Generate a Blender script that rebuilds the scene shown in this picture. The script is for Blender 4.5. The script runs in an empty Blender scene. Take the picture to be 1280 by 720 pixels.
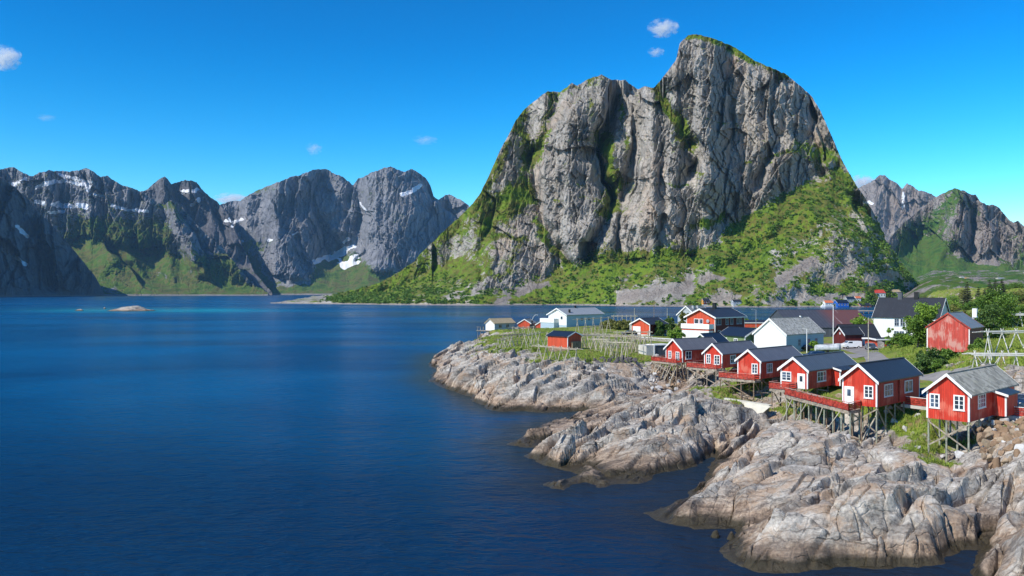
import bpy, bmesh, math, random
import numpy as np
from mathutils import Vector, Matrix
R = math.radians
random.seed(7)
sc = bpy.context.scene
C = bpy.context.scene.collection
# ------------------------------------------------------------------ camera
F_PX, CAM_H, HZ = 1005.0, 19.0, 365.0
HAZE_D = 1.9e-5
cam_d = bpy.data.cameras.new('camera'); cam = bpy.data.objects.new('camera', cam_d); C.objects.link(cam)
cam.location = (0, 0, CAM_H); cam.rotation_euler = (R(90), 0, 0)
cam_d.sensor_width = 36; cam_d.lens = F_PX/1280*36; cam_d.shift_y = 5/1280
cam_d.clip_start = 0.5; cam_d.clip_end = 60000
sc.camera = cam
# ------------------------------------------------------------------ light
SUN_EL = 43.0
sun_h = Vector((-0.79, -0.613, 0)).normalized()
sun_dir = Vector((sun_h.x*math.cos(R(SUN_EL)), sun_h.y*math.cos(R(SUN_EL)), math.sin(R(SUN_EL))))
w = bpy.data.worlds.new('World'); sc.world = w; w.use_nodes = True
nt = w.node_tree; nt.nodes.clear()
sky = nt.nodes.new('ShaderNodeTexSky'); sky.sky_type = 'NISHITA'; sky.sun_disc = False
sky.sun_elevation = R(SUN_EL); sky.sun_rotation = math.atan2(sun_h.x, sun_h.y) % (2*math.pi)
sky.altitude = 0; sky.air_density = 1.0; sky.dust_density = 0.0; sky.ozone_density = 3.5
hsv = nt.nodes.new('ShaderNodeHueSaturation'); hsv.inputs['Hue'].default_value = 0.483; hsv.inputs['Saturation'].default_value = 1.5; hsv.inputs['Value'].default_value = .1875
gam = nt.nodes.new('ShaderNodeGamma'); gam.inputs[1].default_value = 1.5
scl = nt.nodes.new('ShaderNodeVectorMath'); scl.operation = 'SCALE'; scl.inputs['Scale'].default_value = 6.6
bg = nt.nodes.new('ShaderNodeBackground'); bg.inputs['Strength'].default_value = 0.135
wo = nt.nodes.new('ShaderNodeOutputWorld')
nt.links.new(sky.outputs[0], hsv.inputs['Color']); nt.links.new(hsv.outputs[0], gam.inputs[0]); nt.links.new(gam.outputs[0], scl.inputs[0]); nt.links.new(scl.outputs[0], bg.inputs[0]); nt.links.new(bg.outputs[0], wo.inputs[0])
sd = bpy.data.lights.new('sun', 'SUN'); sd.energy = 5.0; sd.angle = R(0.5); sd.color = (1, .94, .84)
so = bpy.data.objects.new('sun', sd); C.objects.link(so); so.rotation_euler = sun_dir.to_track_quat('Z', 'Y').to_euler()
sc.view_settings.view_transform = 'Standard'; sc.view_settings.look = 'None'
sc.cycles.volume_bounces = 3; sc.view_settings.exposure = .12; sc.view_settings.gamma = 1
# ------------------------------------------------------------------ noise
def _h(ix, iy, s=0):
    h = (ix.astype(np.int64)*374761393 + iy.astype(np.int64)*668265263 + s*1442695041) & 0xffffffff
    h = ((h ^ (h >> 13))*1274126177) & 0xffffffff
    return (h ^ (h >> 16)) & 0xffffffff
def perlin(x, y, s=0):
    x0 = np.floor(x); y0 = np.floor(y); fx = x-x0; fy = y-y0
    u = fx*fx*fx*(fx*(fx*6-15)+10); v = fy*fy*fy*(fy*(fy*6-15)+10)
    def g(dx, dy):
        a = _h(x0+dx, y0+dy, s)/4294967296.0*6.2831853
        return np.cos(a)*(fx-dx)+np.sin(a)*(fy-dy)
    a = g(0, 0); b = g(1, 0); c = g(0, 1); d = g(1, 1)
    return 1.5*((a+(b-a)*u)*(1-v)+(c+(d-c)*u)*v)
def fbm(x, y, o=4, s=0, gain=.5):
    r = 0; a = 1; t = 0
    for i in range(o):
        r = r+a*perlin(x, y, s+i*17); t += a; a *= gain; x = x*2.03+3.1; y = y*2.03+1.7
    return r/t
def ridged(x, y, o=4, s=0, gain=.5):
    r = 0; a = 1; t = 0
    for i in range(o):
        r = r+a*(1-2*np.abs(perlin(x, y, s+i*13))); t += a; a *= gain; x = x*2.07+5.1; y = y*2.07+2.3
    return r/t
def worley(x, y, s=0):
    x0 = np.floor(x); y0 = np.floor(y)
    f1 = np.full(x.shape, 9.); f2 = np.full(x.shape, 9.); cid = np.zeros(x.shape); cx = np.zeros(x.shape); cy = np.zeros(x.shape)
    for i in (-1, 0, 1):
        for j in (-1, 0, 1):
            h = _h(x0+i, y0+j, s); px = x0+i+(h & 0xffff)/65536.; py = y0+j+((h >> 16) & 0xffff)/65536.
            d = np.hypot(px-x, py-y); n = d < f1
            f2 = np.where(n, f1, np.minimum(f2, d))
            cid = np.where(n, _h(x0+i, y0+j, s+99)/4294967296.0, cid); cx = np.where(n, x-px, cx); cy = np.where(n, y-py, cy)
            f1 = np.where(n, d, f1)
    return f1, f2, cid, cx, cy
def sstep(a, b, x):
    t = np.clip((x-a)/(b-a), 0, 1); return t*t*(3-2*t)
# ------------------------------------------------------------------ objects
def tag(o, label=None, cat=None, group=None, kind=None):
    if label: o['label'] = label
    if cat: o['category'] = cat
    if group: o['group'] = group
    if kind: o['kind'] = kind
    return o
def empty(name, loc, rz=0):
    o = bpy.data.objects.new(name, None); C.objects.link(o); o.location = loc; o.rotation_euler = (0, 0, rz)
    o.empty_display_size = .3
    return o
def link_mesh(name, me, mat, parent=None):
    o = bpy.data.objects.new(name, me); C.objects.link(o)
    if mat is not None: me.materials.append(mat)
    if parent is not None: o.parent = parent
    return o
def grid_mesh(name, P, attrs, mat, smooth=True):
    nr, nc = P.shape[:2]
    me = bpy.data.meshes.new(name); V = P.reshape(-1, 3).astype(np.float32)
    idx = np.arange(nr*nc).reshape(nr, nc)
    q = np.stack([idx[:-1, :-1], idx[:-1, 1:], idx[1:, 1:], idx[1:, :-1]], -1).reshape(-1, 4)
    me.vertices.add(len(V)); me.vertices.foreach_set('co', V.ravel())
    me.loops.add(q.size); me.loops.foreach_set('vertex_index', q.ravel().astype(np.int32))
    me.polygons.add(len(q)); me.polygons.foreach_set('loop_start', (np.arange(len(q))*4).astype(np.int32))
    me.polygons.foreach_set('use_smooth', np.full(len(q), smooth))
    me.update(calc_edges=True)
    for k, a in attrs.items():
        t = me.attributes.new(k, 'FLOAT', 'POINT'); t.data.foreach_set('value', a.ravel().astype(np.float32))
    return link_mesh(name, me, mat)
class MB:
    def __init__(s): s.v = []; s.f = []
    def add(s, vs, fs):
        b = len(s.v); s.v += [tuple(p) for p in vs]; s.f += [tuple(b+i for i in f) for f in fs]; return s
    def box(s, x0, x1, y0, y1, z0, z1):
        x0, x1 = min(x0, x1), max(x0, x1); y0, y1 = min(y0, y1), max(y0, y1)
        return s.add([(x0,y0,z0),(x1,y0,z0),(x1,y1,z0),(x0,y1,z0),(x0,y0,z1),(x1,y0,z1),(x1,y1,z1),(x0,y1,z1)],
              [(0,3,2,1),(4,5,6,7),(0,1,5,4),(1,2,6,5),(2,3,7,6),(3,0,4,7)])
    def beam(s, p, q, w, h=None):
        h = h or w; p = Vector(p); q = Vector(q); d = (q-p).normalized()
        u = d.cross(Vector((0, 0, 1)))
        if u.length < .05: u = Vector((1, 0, 0))
        u.normalize(); v = u.cross(d).normalized(); u *= w/2; v *= h/2
        return s.add([p-u-v, p+u-v, p+u+v, p-u+v, q-u-v, q+u-v, q+u+v, q-u+v],
              [(0,3,2,1),(4,5,6,7),(0,1,5,4),(1,2,6,5),(2,3,7,6),(3,0,4,7)])
    def tube(s, p, q, r0, r1=None, n=7):
        r1 = r0 if r1 is None else r1; p = Vector(p); q = Vector(q); d = (q-p).normalized()
        u = d.cross(Vector((0, .3, 1)))
        if u.length < .05: u = Vector((1, 0, 0))
        u.normalize(); v = d.cross(u)
        vs = []
        for c, r in ((p, r0), (q, r1)):
            vs += [c+(u*math.cos(6.2832*i/n)+v*math.sin(6.2832*i/n))*r for i in range(n)]
        fs = [(i, (i+1) % n, n+(i+1) % n, n+i) for i in range(n)]+[tuple(range(n))[::-1], tuple(range(n, 2*n))]
        return s.add(vs, fs)
    def build(s, name, mat, parent=None, smooth=False):
        me = bpy.data.meshes.new(name); me.from_pydata([tuple(p) for p in s.v], [], s.f)
        bm = bmesh.new(); bm.from_mesh(me); bmesh.ops.recalc_face_normals(bm, faces=bm.faces); bm.to_mesh(me); bm.free()
        if smooth: me.polygons.foreach_set('use_smooth', [True]*len(me.polygons))
        return link_mesh(name, me, mat, parent)
def copy_tree(o, parent=None):
    c = o.copy(); C.objects.link(c); c.parent = parent
    for ch in list(o.children): copy_tree(ch, c)
    return c
# ------------------------------------------------------------------ materials
class N:
    def __init__(s, name):
        s.m = bpy.data.materials.new(name); s.m.use_nodes = True; s.t = s.m.node_tree
        s.b = s.t.nodes['Principled BSDF']; s.out = s.t.nodes['Material Output']
        s.b.inputs['Specular IOR Level'].default_value = .3
    def n(s, typ, **k):
        x = s.t.nodes.new(typ)
        for a, v in k.items():
            if a.startswith('i_'):
                key = a[2:].replace('_', ' ')
                x.inputs[int(key) if key.isdigit() else key].default_value = v
            else: setattr(x, a, v)
        return x
    def l(s, a, b): s.t.links.new(a, b)
    def coord(s, kind='Object', scale=(1, 1, 1), rot=(0, 0, 0)):
        c = s.n('ShaderNodeTexCoord'); m = s.n('ShaderNodeMapping'); m.inputs['Scale'].default_value = scale; m.inputs['Rotation'].default_value = rot
        s.l(c.outputs[kind], m.inputs[0]); return m.outputs[0]
    def pos(s, scale=(1, 1, 1), rot=(0, 0, 0)):
        c = s.n('ShaderNodeNewGeometry'); m = s.n('ShaderNodeMapping'); m.inputs['Scale'].default_value = scale; m.inputs['Rotation'].default_value = rot
        s.l(c.outputs['Position'], m.inputs[0]); return m.outputs[0]
    def noise(s, v, sc, det=4, rough=.55, dist=0):
        x = s.n('ShaderNodeTexNoise', i_Scale=sc, i_Detail=det, i_Roughness=rough, i_Distortion=dist); s.l(v, x.inputs['Vector']); return x.outputs['Fac']
    def vor(s, v, sc, feat='F1', out='Distance'):
        x = s.n('ShaderNodeTexVoronoi', feature=feat, i_Scale=sc); s.l(v, x.inputs['Vector']); return x.outputs[out]
    def ramp(s, f, stops):
        x = s.n('ShaderNodeValToRGB'); e = x.color_ramp.elements
        while len(e) < len(stops): e.new(.5)
        for i, (p, c) in enumerate(stops):
            e[i].position = p; e[i].color = (c if len(c) == 4 else (*c, 1)) if isinstance(c, tuple) else (c, c, c, 1)
        s.l(f, x.inputs[0]); return x.outputs[0]
    def mix(s, f, a, b, mode='MIX'):
        x = s.n('ShaderNodeMix', data_type='RGBA', blend_type=mode)
        for v, k in ((f, 0), (a, 6), (b, 7)):
            if isinstance(v, (int, float)): x.inputs[k].default_value = v
            elif isinstance(v, tuple): x.inputs[k].default_value = (*v, 1) if len(v) == 3 else v
            else: s.l(v, x.inputs[k])
        return x.outputs[2]
    def math(s, op, a, b=0, c=None, clamp=False):
        x = s.n('ShaderNodeMath', operation=op, use_clamp=clamp)
        for i, v in enumerate((a, b) if c is None else (a, b, c)):
            if isinstance(v, (int, float)): x.inputs[i].default_value = v
            else: s.l(v, x.inputs[i])
        return x.outputs[0]
    def attr(s, name): return s.n('ShaderNodeAttribute', attribute_name=name).outputs['Fac']
    def z(s):
        c = s.n('ShaderNodeNewGeometry'); x = s.n('ShaderNodeSeparateXYZ'); s.l(c.outputs['Position'], x.inputs[0]); return x.outputs[2]
    def bump(s, h, strength=.5, dist=.1, prev=None):
        x = s.n('ShaderNodeBump', i_Strength=strength, i_Distance=dist); s.l(h, x.inputs['Height'])
        if prev is not None: s.l(prev, x.inputs['Normal'])
        return x.outputs[0]
    def fin(s, col=None, rough=.7, nrm=None, **k):
        if isinstance(col, tuple): s.b.inputs['Base Color'].default_value = (*col, 1)
        elif col is not None: s.l(col, s.b.inputs['Base Color'])
        if isinstance(rough, (int, float)): s.b.inputs['Roughness'].default_value = rough
        else: s.l(rough, s.b.inputs['Roughness'])
        if nrm is not None: s.l(nrm, s.b.inputs['Normal'])
        for a, v in k.items(): s.b.inputs[a.replace('_', ' ')].default_value = v
        return s.m
def mat_plain(name, c, rough=.6, var=.12, sc=1.5, **k):
    n = N(name); v = n.coord(); f = n.noise(v, sc, 5, .65)
    lo = tuple(x*(1-var*1.6) for x in c); hi = tuple(min(1, x*(1+var)) for x in c)
    return n.fin(n.ramp(f, [(.3, lo), (.7, hi)]), rough, n.bump(n.noise(v, sc*12, 3), .15, .01), **k)
def mat_boards(name, c, width=.16, worn=0.0, wc=(.55, .47, .42), horizontal=False, var=.16, rough=.65):
    n = N(name); co = n.n('ShaderNodeTexCoord'); sp = n.n('ShaderNodeSeparateXYZ'); n.l(co.outputs['Object'], sp.inputs[0])
    a = sp.outputs[2] if horizontal else n.math('ADD', sp.outputs[0], sp.outputs[1])
    fr = n.math('FRACT', n.math('DIVIDE', a, width)); idn = n.math('FLOOR', n.math('DIVIDE', a, width))
    gap = n.math('LESS_THAN', fr, .1)
    wn = n.n('ShaderNodeTexWhiteNoise', noise_dimensions='1D'); n.l(idn, wn.inputs['W'])
    v = n.coord(scale=(1, 1, .25) if not horizontal else (.3, .3, 1))
    g = n.noise(v, 3, 5, .7)
    f = n.math('ADD', n.math('MULTIPLY', wn.outputs['Value'], .35), n.math('MULTIPLY', g, .65))
    lo = tuple(x*(1-var*2) for x in c); hi = tuple(min(1, x*(1+var)) for x in c)
    col = n.ramp(f, [(.25, lo), (.75, hi)])
    if worn:
        v2 = n.coord(scale=(4, 4, .35)); nz = n.noise(v2, 1.6, 6, .75); nb = n.noise(n.coord(), .5, 2)
        m = n.math('ADD', nz, n.math('MULTIPLY', n.math('SUBTRACT', nb, .5), .9))
        col = n.mix(n.ramp(m, [(.62-worn*.3, 0.), (.72-worn*.2, 1.)]), col, wc)
    col = n.mix(n.math('MULTIPLY', gap, .45), col, (.02, .01, .01))
    return n.fin(col, rough, n.bump(n.math('SUBTRACT', 1, gap), .5, .02))
def mat_metal_roof(name, c, pitch=.35, stain=.25, rough=.45, rust=None):
    n = N(name); co = n.n('ShaderNodeTexCoord'); sp = n.n('ShaderNodeSeparateXYZ'); n.l(co.outputs['Object'], sp.inputs[0])
    wv = n.math('SINE', n.math('MULTIPLY', sp.outputs[0], 6.2832/pitch))
    v = n.coord(); nz = n.noise(v, .6, 6, .7); st = n.noise(n.coord(scale=(2.5, .25, .25)), 1.2, 5, .7)
    f = n.math('ADD', n.math('MULTIPLY', nz, .5), n.math('MULTIPLY', st, .5))
    col = n.ramp(f, [(.3, tuple(x*(1-stain) for x in c)), (.55, c), (.75, tuple(min(1, x*(1+stain*1.6)) for x in c))])
    sp2 = n.noise(v, 4.5, 2, .5); col = n.mix(n.ramp(sp2, [(.74, 0.), (.78, .5)]), col, (.4, .4, .42))
    ln = n.math('GREATER_THAN', wv, .9); col = n.mix(n.math('MULTIPLY', ln, .5), col, (.01, .01, .012))
    if rust:
        x0, x1, rc = rust
        m = n.n('ShaderNodeMapRange', i_1=x0, i_2=x1); n.l(sp.outputs[0], m.inputs[0])
        s2 = n.noise(n.coord(scale=(1.2, .06, .06)), 1.0, 5, .75)
        ff = n.math('MULTIPLY', m.outputs[0], n.math('ADD', .5, s2), clamp=True)
        col = n.mix(ff, col, rc); col = n.mix(n.math('MULTIPLY', m.outputs[0], n.ramp(s2, [(.62, 0.), (.7, .7)])), col, (.45, .42, .42))
    return n.fin(col, rough, n.bump(wv, .35, .02))
def mat_slate(name, c=(.3, .3, .28), sc=2.6):
    n = N(name); v = n.coord(); br = n.n('ShaderNodeTexVoronoi', i_Scale=sc, distance='CHEBYCHEV'); n.l(v, br.inputs['Vector'])
    wn = n.n('ShaderNodeTexWhiteNoise'); n.l(br.outputs['Color'], wn.inputs['Vector'])
    f = n.math('ADD', n.math('MULTIPLY', wn.outputs['Value'], .55), n.math('MULTIPLY', n.noise(v, 1.2, 6, .75), .45))
    col = n.ramp(f, [(.1, tuple(x*.5 for x in c)), (.5, c), (.9, tuple(x*1.5 for x in c))])
    li = n.noise(v, .9, 4, .7); col = n.mix(n.ramp(li, [(.55, 0.), (.7, .6)]), col, (.38, .37, .27))
    return n.fin(col, .85, n.bump(br.outputs['Distance'], .6, .04))
def mat_glass(name='window_glass', c=(.02, .03, .045)):
    n = N(name); v = n.coord(); f = n.noise(v, .9, 2)
    col = n.ramp(f, [(.45, c), (.62, tuple(min(1, x*4) for x in c))])
    return n.fin(col, .08, Specular_IOR_Level=.6)
M = {}
M['red'] = mat_boards('red_painted_boards', (.55, .04, .02), .22, worn=.22, wc=(.62, .14, .09))
M['red_orange'] = mat_boards('orange_red_boards', (.6, .085, .035))
M['red_old'] = mat_boards('weathered_red_boards', (.52, .07, .05), .2, worn=.42, wc=(.56, .27, .22))
M['red_dark'] = mat_boards('dark_and_shaded_red_boards', (.13, .02, .018))  # own colour of the dark sheds; painted-in shade on brighter red houses' sides
M['red_wood'] = mat_plain('red_railing_paint', (.42, .055, .035), var=.5, sc=3)
M['rail_top'] = mat_plain('faded_handrail', (.55, .28, .22), var=.3, sc=2)
M['white'] = mat_boards('white_boards', (.8, .8, .78), .18, var=.04)
M['trim'] = mat_plain('white_trim_paint', (.8, .79, .76), var=.07, sc=3)
M['blue_white'] = mat_boards('pale_blue_and_shade_boards', (.42, .52, .6), .2, horizontal=True, var=.05)  # on the long white house this blue is shade put into colour
M['green_wall'] = mat_boards('green_boards', (.2, .27, .12), .2)
M['grey_wall'] = mat_boards('grey_boards', (.42, .45, .48), .2, horizontal=True)
M['orange_wall'] = mat_boards('orange_boards', (.75, .33, .03), .2)
M['blue_wall'] = mat_boards('blue_boards', (.02, .14, .55), .2)
M['roof_dark'] = mat_metal_roof('dark_slate_grey_roof', (.032, .036, .045))
M['roof_grey'] = mat_metal_roof('blue_grey_metal_roof', (.125, .13, .15), .42)
M['roof_grey2'] = mat_metal_roof('grey_metal_roof', (.09, .108, .13), .5)
M['roof_light'] = mat_metal_roof('light_grey_roof', (.3, .32, .34), .6, .15)
M['roof_mid'] = mat_metal_roof('mid_grey_roof', (.21, .215, .21), .5, .3)
M['roof_blue'] = mat_metal_roof('dark_blue_roof', (.014, .024, .045), .4)
M['roof_tan'] = mat_metal_roof('tan_roof', (.42, .33, .2), .4, .2)
M['roof_red'] = mat_plain('red_tile_roof', (.5, .06, .04), sc=.4)
M['roof_orange'] = mat_plain('orange_tile_roof', (.62, .17, .07), sc=.4)
M['slate'] = mat_slate('stone_slate_roof')
M['slate_warm'] = mat_slate('lichen_slate_roof', (.3, .29, .25), 1.9)
M['glass'] = mat_glass()
M['glass_far'] = mat_glass('dull_glass', (.03, .035, .04))
M['wood_old'] = mat_plain('weathered_grey_wood', (.36, .3, .23), .85, .4, 2.5)
M['wood_brown'] = mat_plain('brown_weathered_wood', (.25, .18, .12), .85, .4, 2.5)
M['wood_pale'] = mat_plain('bleached_pole_wood', (.47, .42, .32), .85, .3, 1.5)
M['wood_green'] = mat_plain('greenish_stilt_wood', (.33, .34, .26), .85, .3, 2.5)
M['concrete'] = mat_plain('pale_concrete', (.55, .53, .48), .9, .2, .6)
M['concrete_white'] = mat_plain('whitewashed_concrete', (.6, .57, .47), .9, .12, .8)
M['container'] = mat_boards('grey_corrugated_steel', (.09, .1, .12), .25)
M['steel'] = mat_plain('galvanised_steel', (.38, .4, .42), .4, .2, 2)
M['black'] = mat_plain('black_metal', (.015, .016, .018), .5)
M['rubber'] = mat_plain('black_rubber', (.012, .012, .012), .8)
M['car_blue'] = mat_plain('dark_blue_car_paint', (.012, .03, .075), .25, .05, Coat_Weight=.6)
M['car_black'] = mat_plain('black_car_paint', (.012, .013, .016), .25, .05, Coat_Weight=.6)
M['car_white'] = mat_plain('white_car_paint', (.75, .76, .76), .3, .04, Coat_Weight=.5)
M['car_grey'] = mat_plain('grey_car_paint', (.06, .07, .085), .28, .05, Coat_Weight=.5)
M['lamp_red'] = mat_plain('red_tail_lens', (.4, .01, .01), .2)
M['lamp_clear'] = mat_plain('clear_lamp_lens', (.6, .6, .58), .15)
M['tarp'] = mat_plain('pale_tarpaulin', (.55, .57, .58), .5, .25, 1.2)
M['rack_cover'] = mat_plain('pale_fish_rack_poles', (.62, .6, .55), .7, .2, .8)
M['fish'] = mat_plain('dried_fish_nets', (.2, .16, .12), .9, .5, 1.0)
def mat_rock_blk(name, c):
    n = N(name); v = n.coord(); i = n.n('ShaderNodeObjectInfo').outputs['Random']
    f = n.noise(v, 1.3, 7, .7); col = n.ramp(f, [(.3, tuple(x*.55 for x in c)), (.5, c), (.72, tuple(min(1, x*1.35) for x in c))])
    col = n.mix(n.math('MULTIPLY', i, .45), col, tuple(x*.55 for x in c))
    return n.fin(col, .9, n.bump(n.noise(v, 5, 6, .7), .6, .06))
M['boulder_brown'] = mat_rock_blk('brown_boulder_rock', (.3, .2, .125))
M['boulder_tan'] = mat_rock_blk('tan_boulder_rock', (.38, .29, .2))
M['boulder_dark'] = mat_rock_blk('dark_lichen_rock', (.11, .1, .1))
M['boulder_pale'] = mat_rock_blk('pale_boulder_rock', (.55, .53, .5))
def mat_leaf(name, a, b):
    n = N(name); g = n.n('ShaderNodeNewGeometry'); v = n.coord()
    f = n.math('ADD', n.math('MULTIPLY', g.outputs['Random Per Island'], .6), n.math('MULTIPLY', n.noise(v, .9, 3), .5))
    return n.fin(n.ramp(f, [(.2, a), (.8, b)]), .6, Subsurface_Weight=0.0)
M['leaf_dark'] = mat_leaf('dark_leaves', (.025, .06, .012), (.09, .16, .03))
M['leaf_mid'] = mat_leaf('green_leaves', (.035, .085, .01), (.12, .21, .025))
M['leaf_light'] = mat_leaf('yellow_green_leaves', (.06, .13, .012), (.2, .32, .035))
M['leaf_olive'] = mat_leaf('olive_leaves', (.07, .085, .02), (.2, .2, .045))
M['needle'] = mat_leaf('conifer_needles', (.02, .03, .012), (.065, .07, .03))
M['shrub_far'] = mat_leaf('hillside_leaves', (.03, .075, .01), (.11, .2, .02))
M['blade'] = mat_leaf('grass_blades', (.08, .13, .015), (.26, .33, .05))
M['bark'] = mat_plain('tree_bark', (.16, .12, .09), .9, .3, 3)
def mat_mountain(name, rock=(.3, .28, .265), warm=(.4, .3, .22), grass=(.1, .15, .02), grass2=(.055, .095, .015), sc=1.0, dark=.5, moss=(.15, .135, .04)):
    n = N(name)
    v = n.pos(); vs = n.pos(scale=(1, 1, .22), rot=(0, R(9), 0))
    st = n.noise(vs, .035*sc, 8, .72, .5); big = n.noise(v, .006*sc, 5, .6); fine = n.noise(v, .12*sc, 8, .75)
    f = n.math('ADD', n.math('ADD', n.math('MULTIPLY', st, .5), n.math('MULTIPLY', fine, .3)), n.math('MULTIPLY', big, .2))
    rk = n.ramp(f, [(.38, tuple(x*dark*.45 for x in rock)), (.455, tuple(x*.72 for x in rock)), (.53, rock), (.62, tuple(min(.75, x*1.35) for x in rock))])
    wn = n.noise(vs, .012*sc, 5, .7)
    rk = n.mix(n.ramp(wn, [(.52, 0.), (.68, .55)]), rk, warm)
    wv_ = n.n('ShaderNodeVectorMath', operation='ADD'); nv = n.n('ShaderNodeTexNoise', i_Scale=.02*sc, i_Detail=5); n.l(v, nv.inputs['Vector']); sv = n.n('ShaderNodeVectorMath', operation='SCALE', i_Scale=30/sc); n.l(nv.outputs['Color'], sv.inputs[0]); n.l(vs, wv_.inputs[0]); n.l(sv.outputs[0], wv_.inputs[1])
    cr = n.n('ShaderNodeTexVoronoi', feature='DISTANCE_TO_EDGE', i_Scale=.04*sc); n.l(wv_.outputs[0], cr.inputs['Vector'])
    ck = n.math('MULTIPLY', n.ramp(cr.outputs['Distance'], [(0., 1.), (.05, 0.)]), n.ramp(n.noise(v, .01*sc, 4), [(.4, .1), (.58, .9)]))
    rk = n.mix(ck, rk, tuple(x*.3 for x in rock))
    cr2 = n.n('ShaderNodeTexVoronoi', feature='DISTANCE_TO_EDGE', i_Scale=.14*sc); n.l(wv_.outputs[0], cr2.inputs['Vector']); rk = n.mix(n.math('MULTIPLY', n.ramp(cr2.outputs['Distance'], [(0., .8), (.06, 0.)]), n.ramp(n.noise(v, .03*sc, 4), [(.45, 0.), (.6, 1.)])), rk, tuple(x*.35 for x in rock))
    blk = n.ramp(n.noise(n.pos(scale=(1, 1, .35)), .014*sc, 7, .75), [(.57, 0.), (.65, .4)]); rk = n.mix(blk, rk, tuple(x*.42 for x in (rock[0], rock[1]*.97, rock[2]*.85)))
    scr = n.noise(v, .4*sc, 6, .8)
    rk = n.mix(n.attr('scree'), rk, n.ramp(scr, [(.35, (.1, .085, .075)), (.65, (.36, .31, .28))]))
    gn = n.noise(v, .05*sc, 8, .72); gv = n.math('ADD', n.attr('grass'), n.math('MULTIPLY', n.math('SUBTRACT', gn, .5), 2.3))
    gf = n.ramp(gv, [(.46, 0.), (.56, 1.)])
    gc = n.ramp(n.noise(v, .03*sc, 6, .7), [(.36, grass2), (.47, grass), (.54, moss), (.62, grass2), (.7, grass)])
    col = n.mix(gf, rk, gc)
    sn = n.math('ADD', n.attr('snow'), n.math('MULTIPLY', n.math('SUBTRACT', n.noise(v, .03*sc, 5, .6), .5), .7))
    col = n.mix(n.ramp(sn, [(.47, 0.), (.53, 1.)]), col, (.82, .85, .9))
    h = n.math('ADD', n.math('ADD', st, n.math('MULTIPLY', fine, .8)), n.math('MULTIPLY', ck, -.35))
    return n.fin(col, .9, n.bump(h, .6, 13/sc, n.bump(n.noise(v, .3*sc, 6, .7), .5, 2.5/sc)), Specular_IOR_Level=.1)
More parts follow.
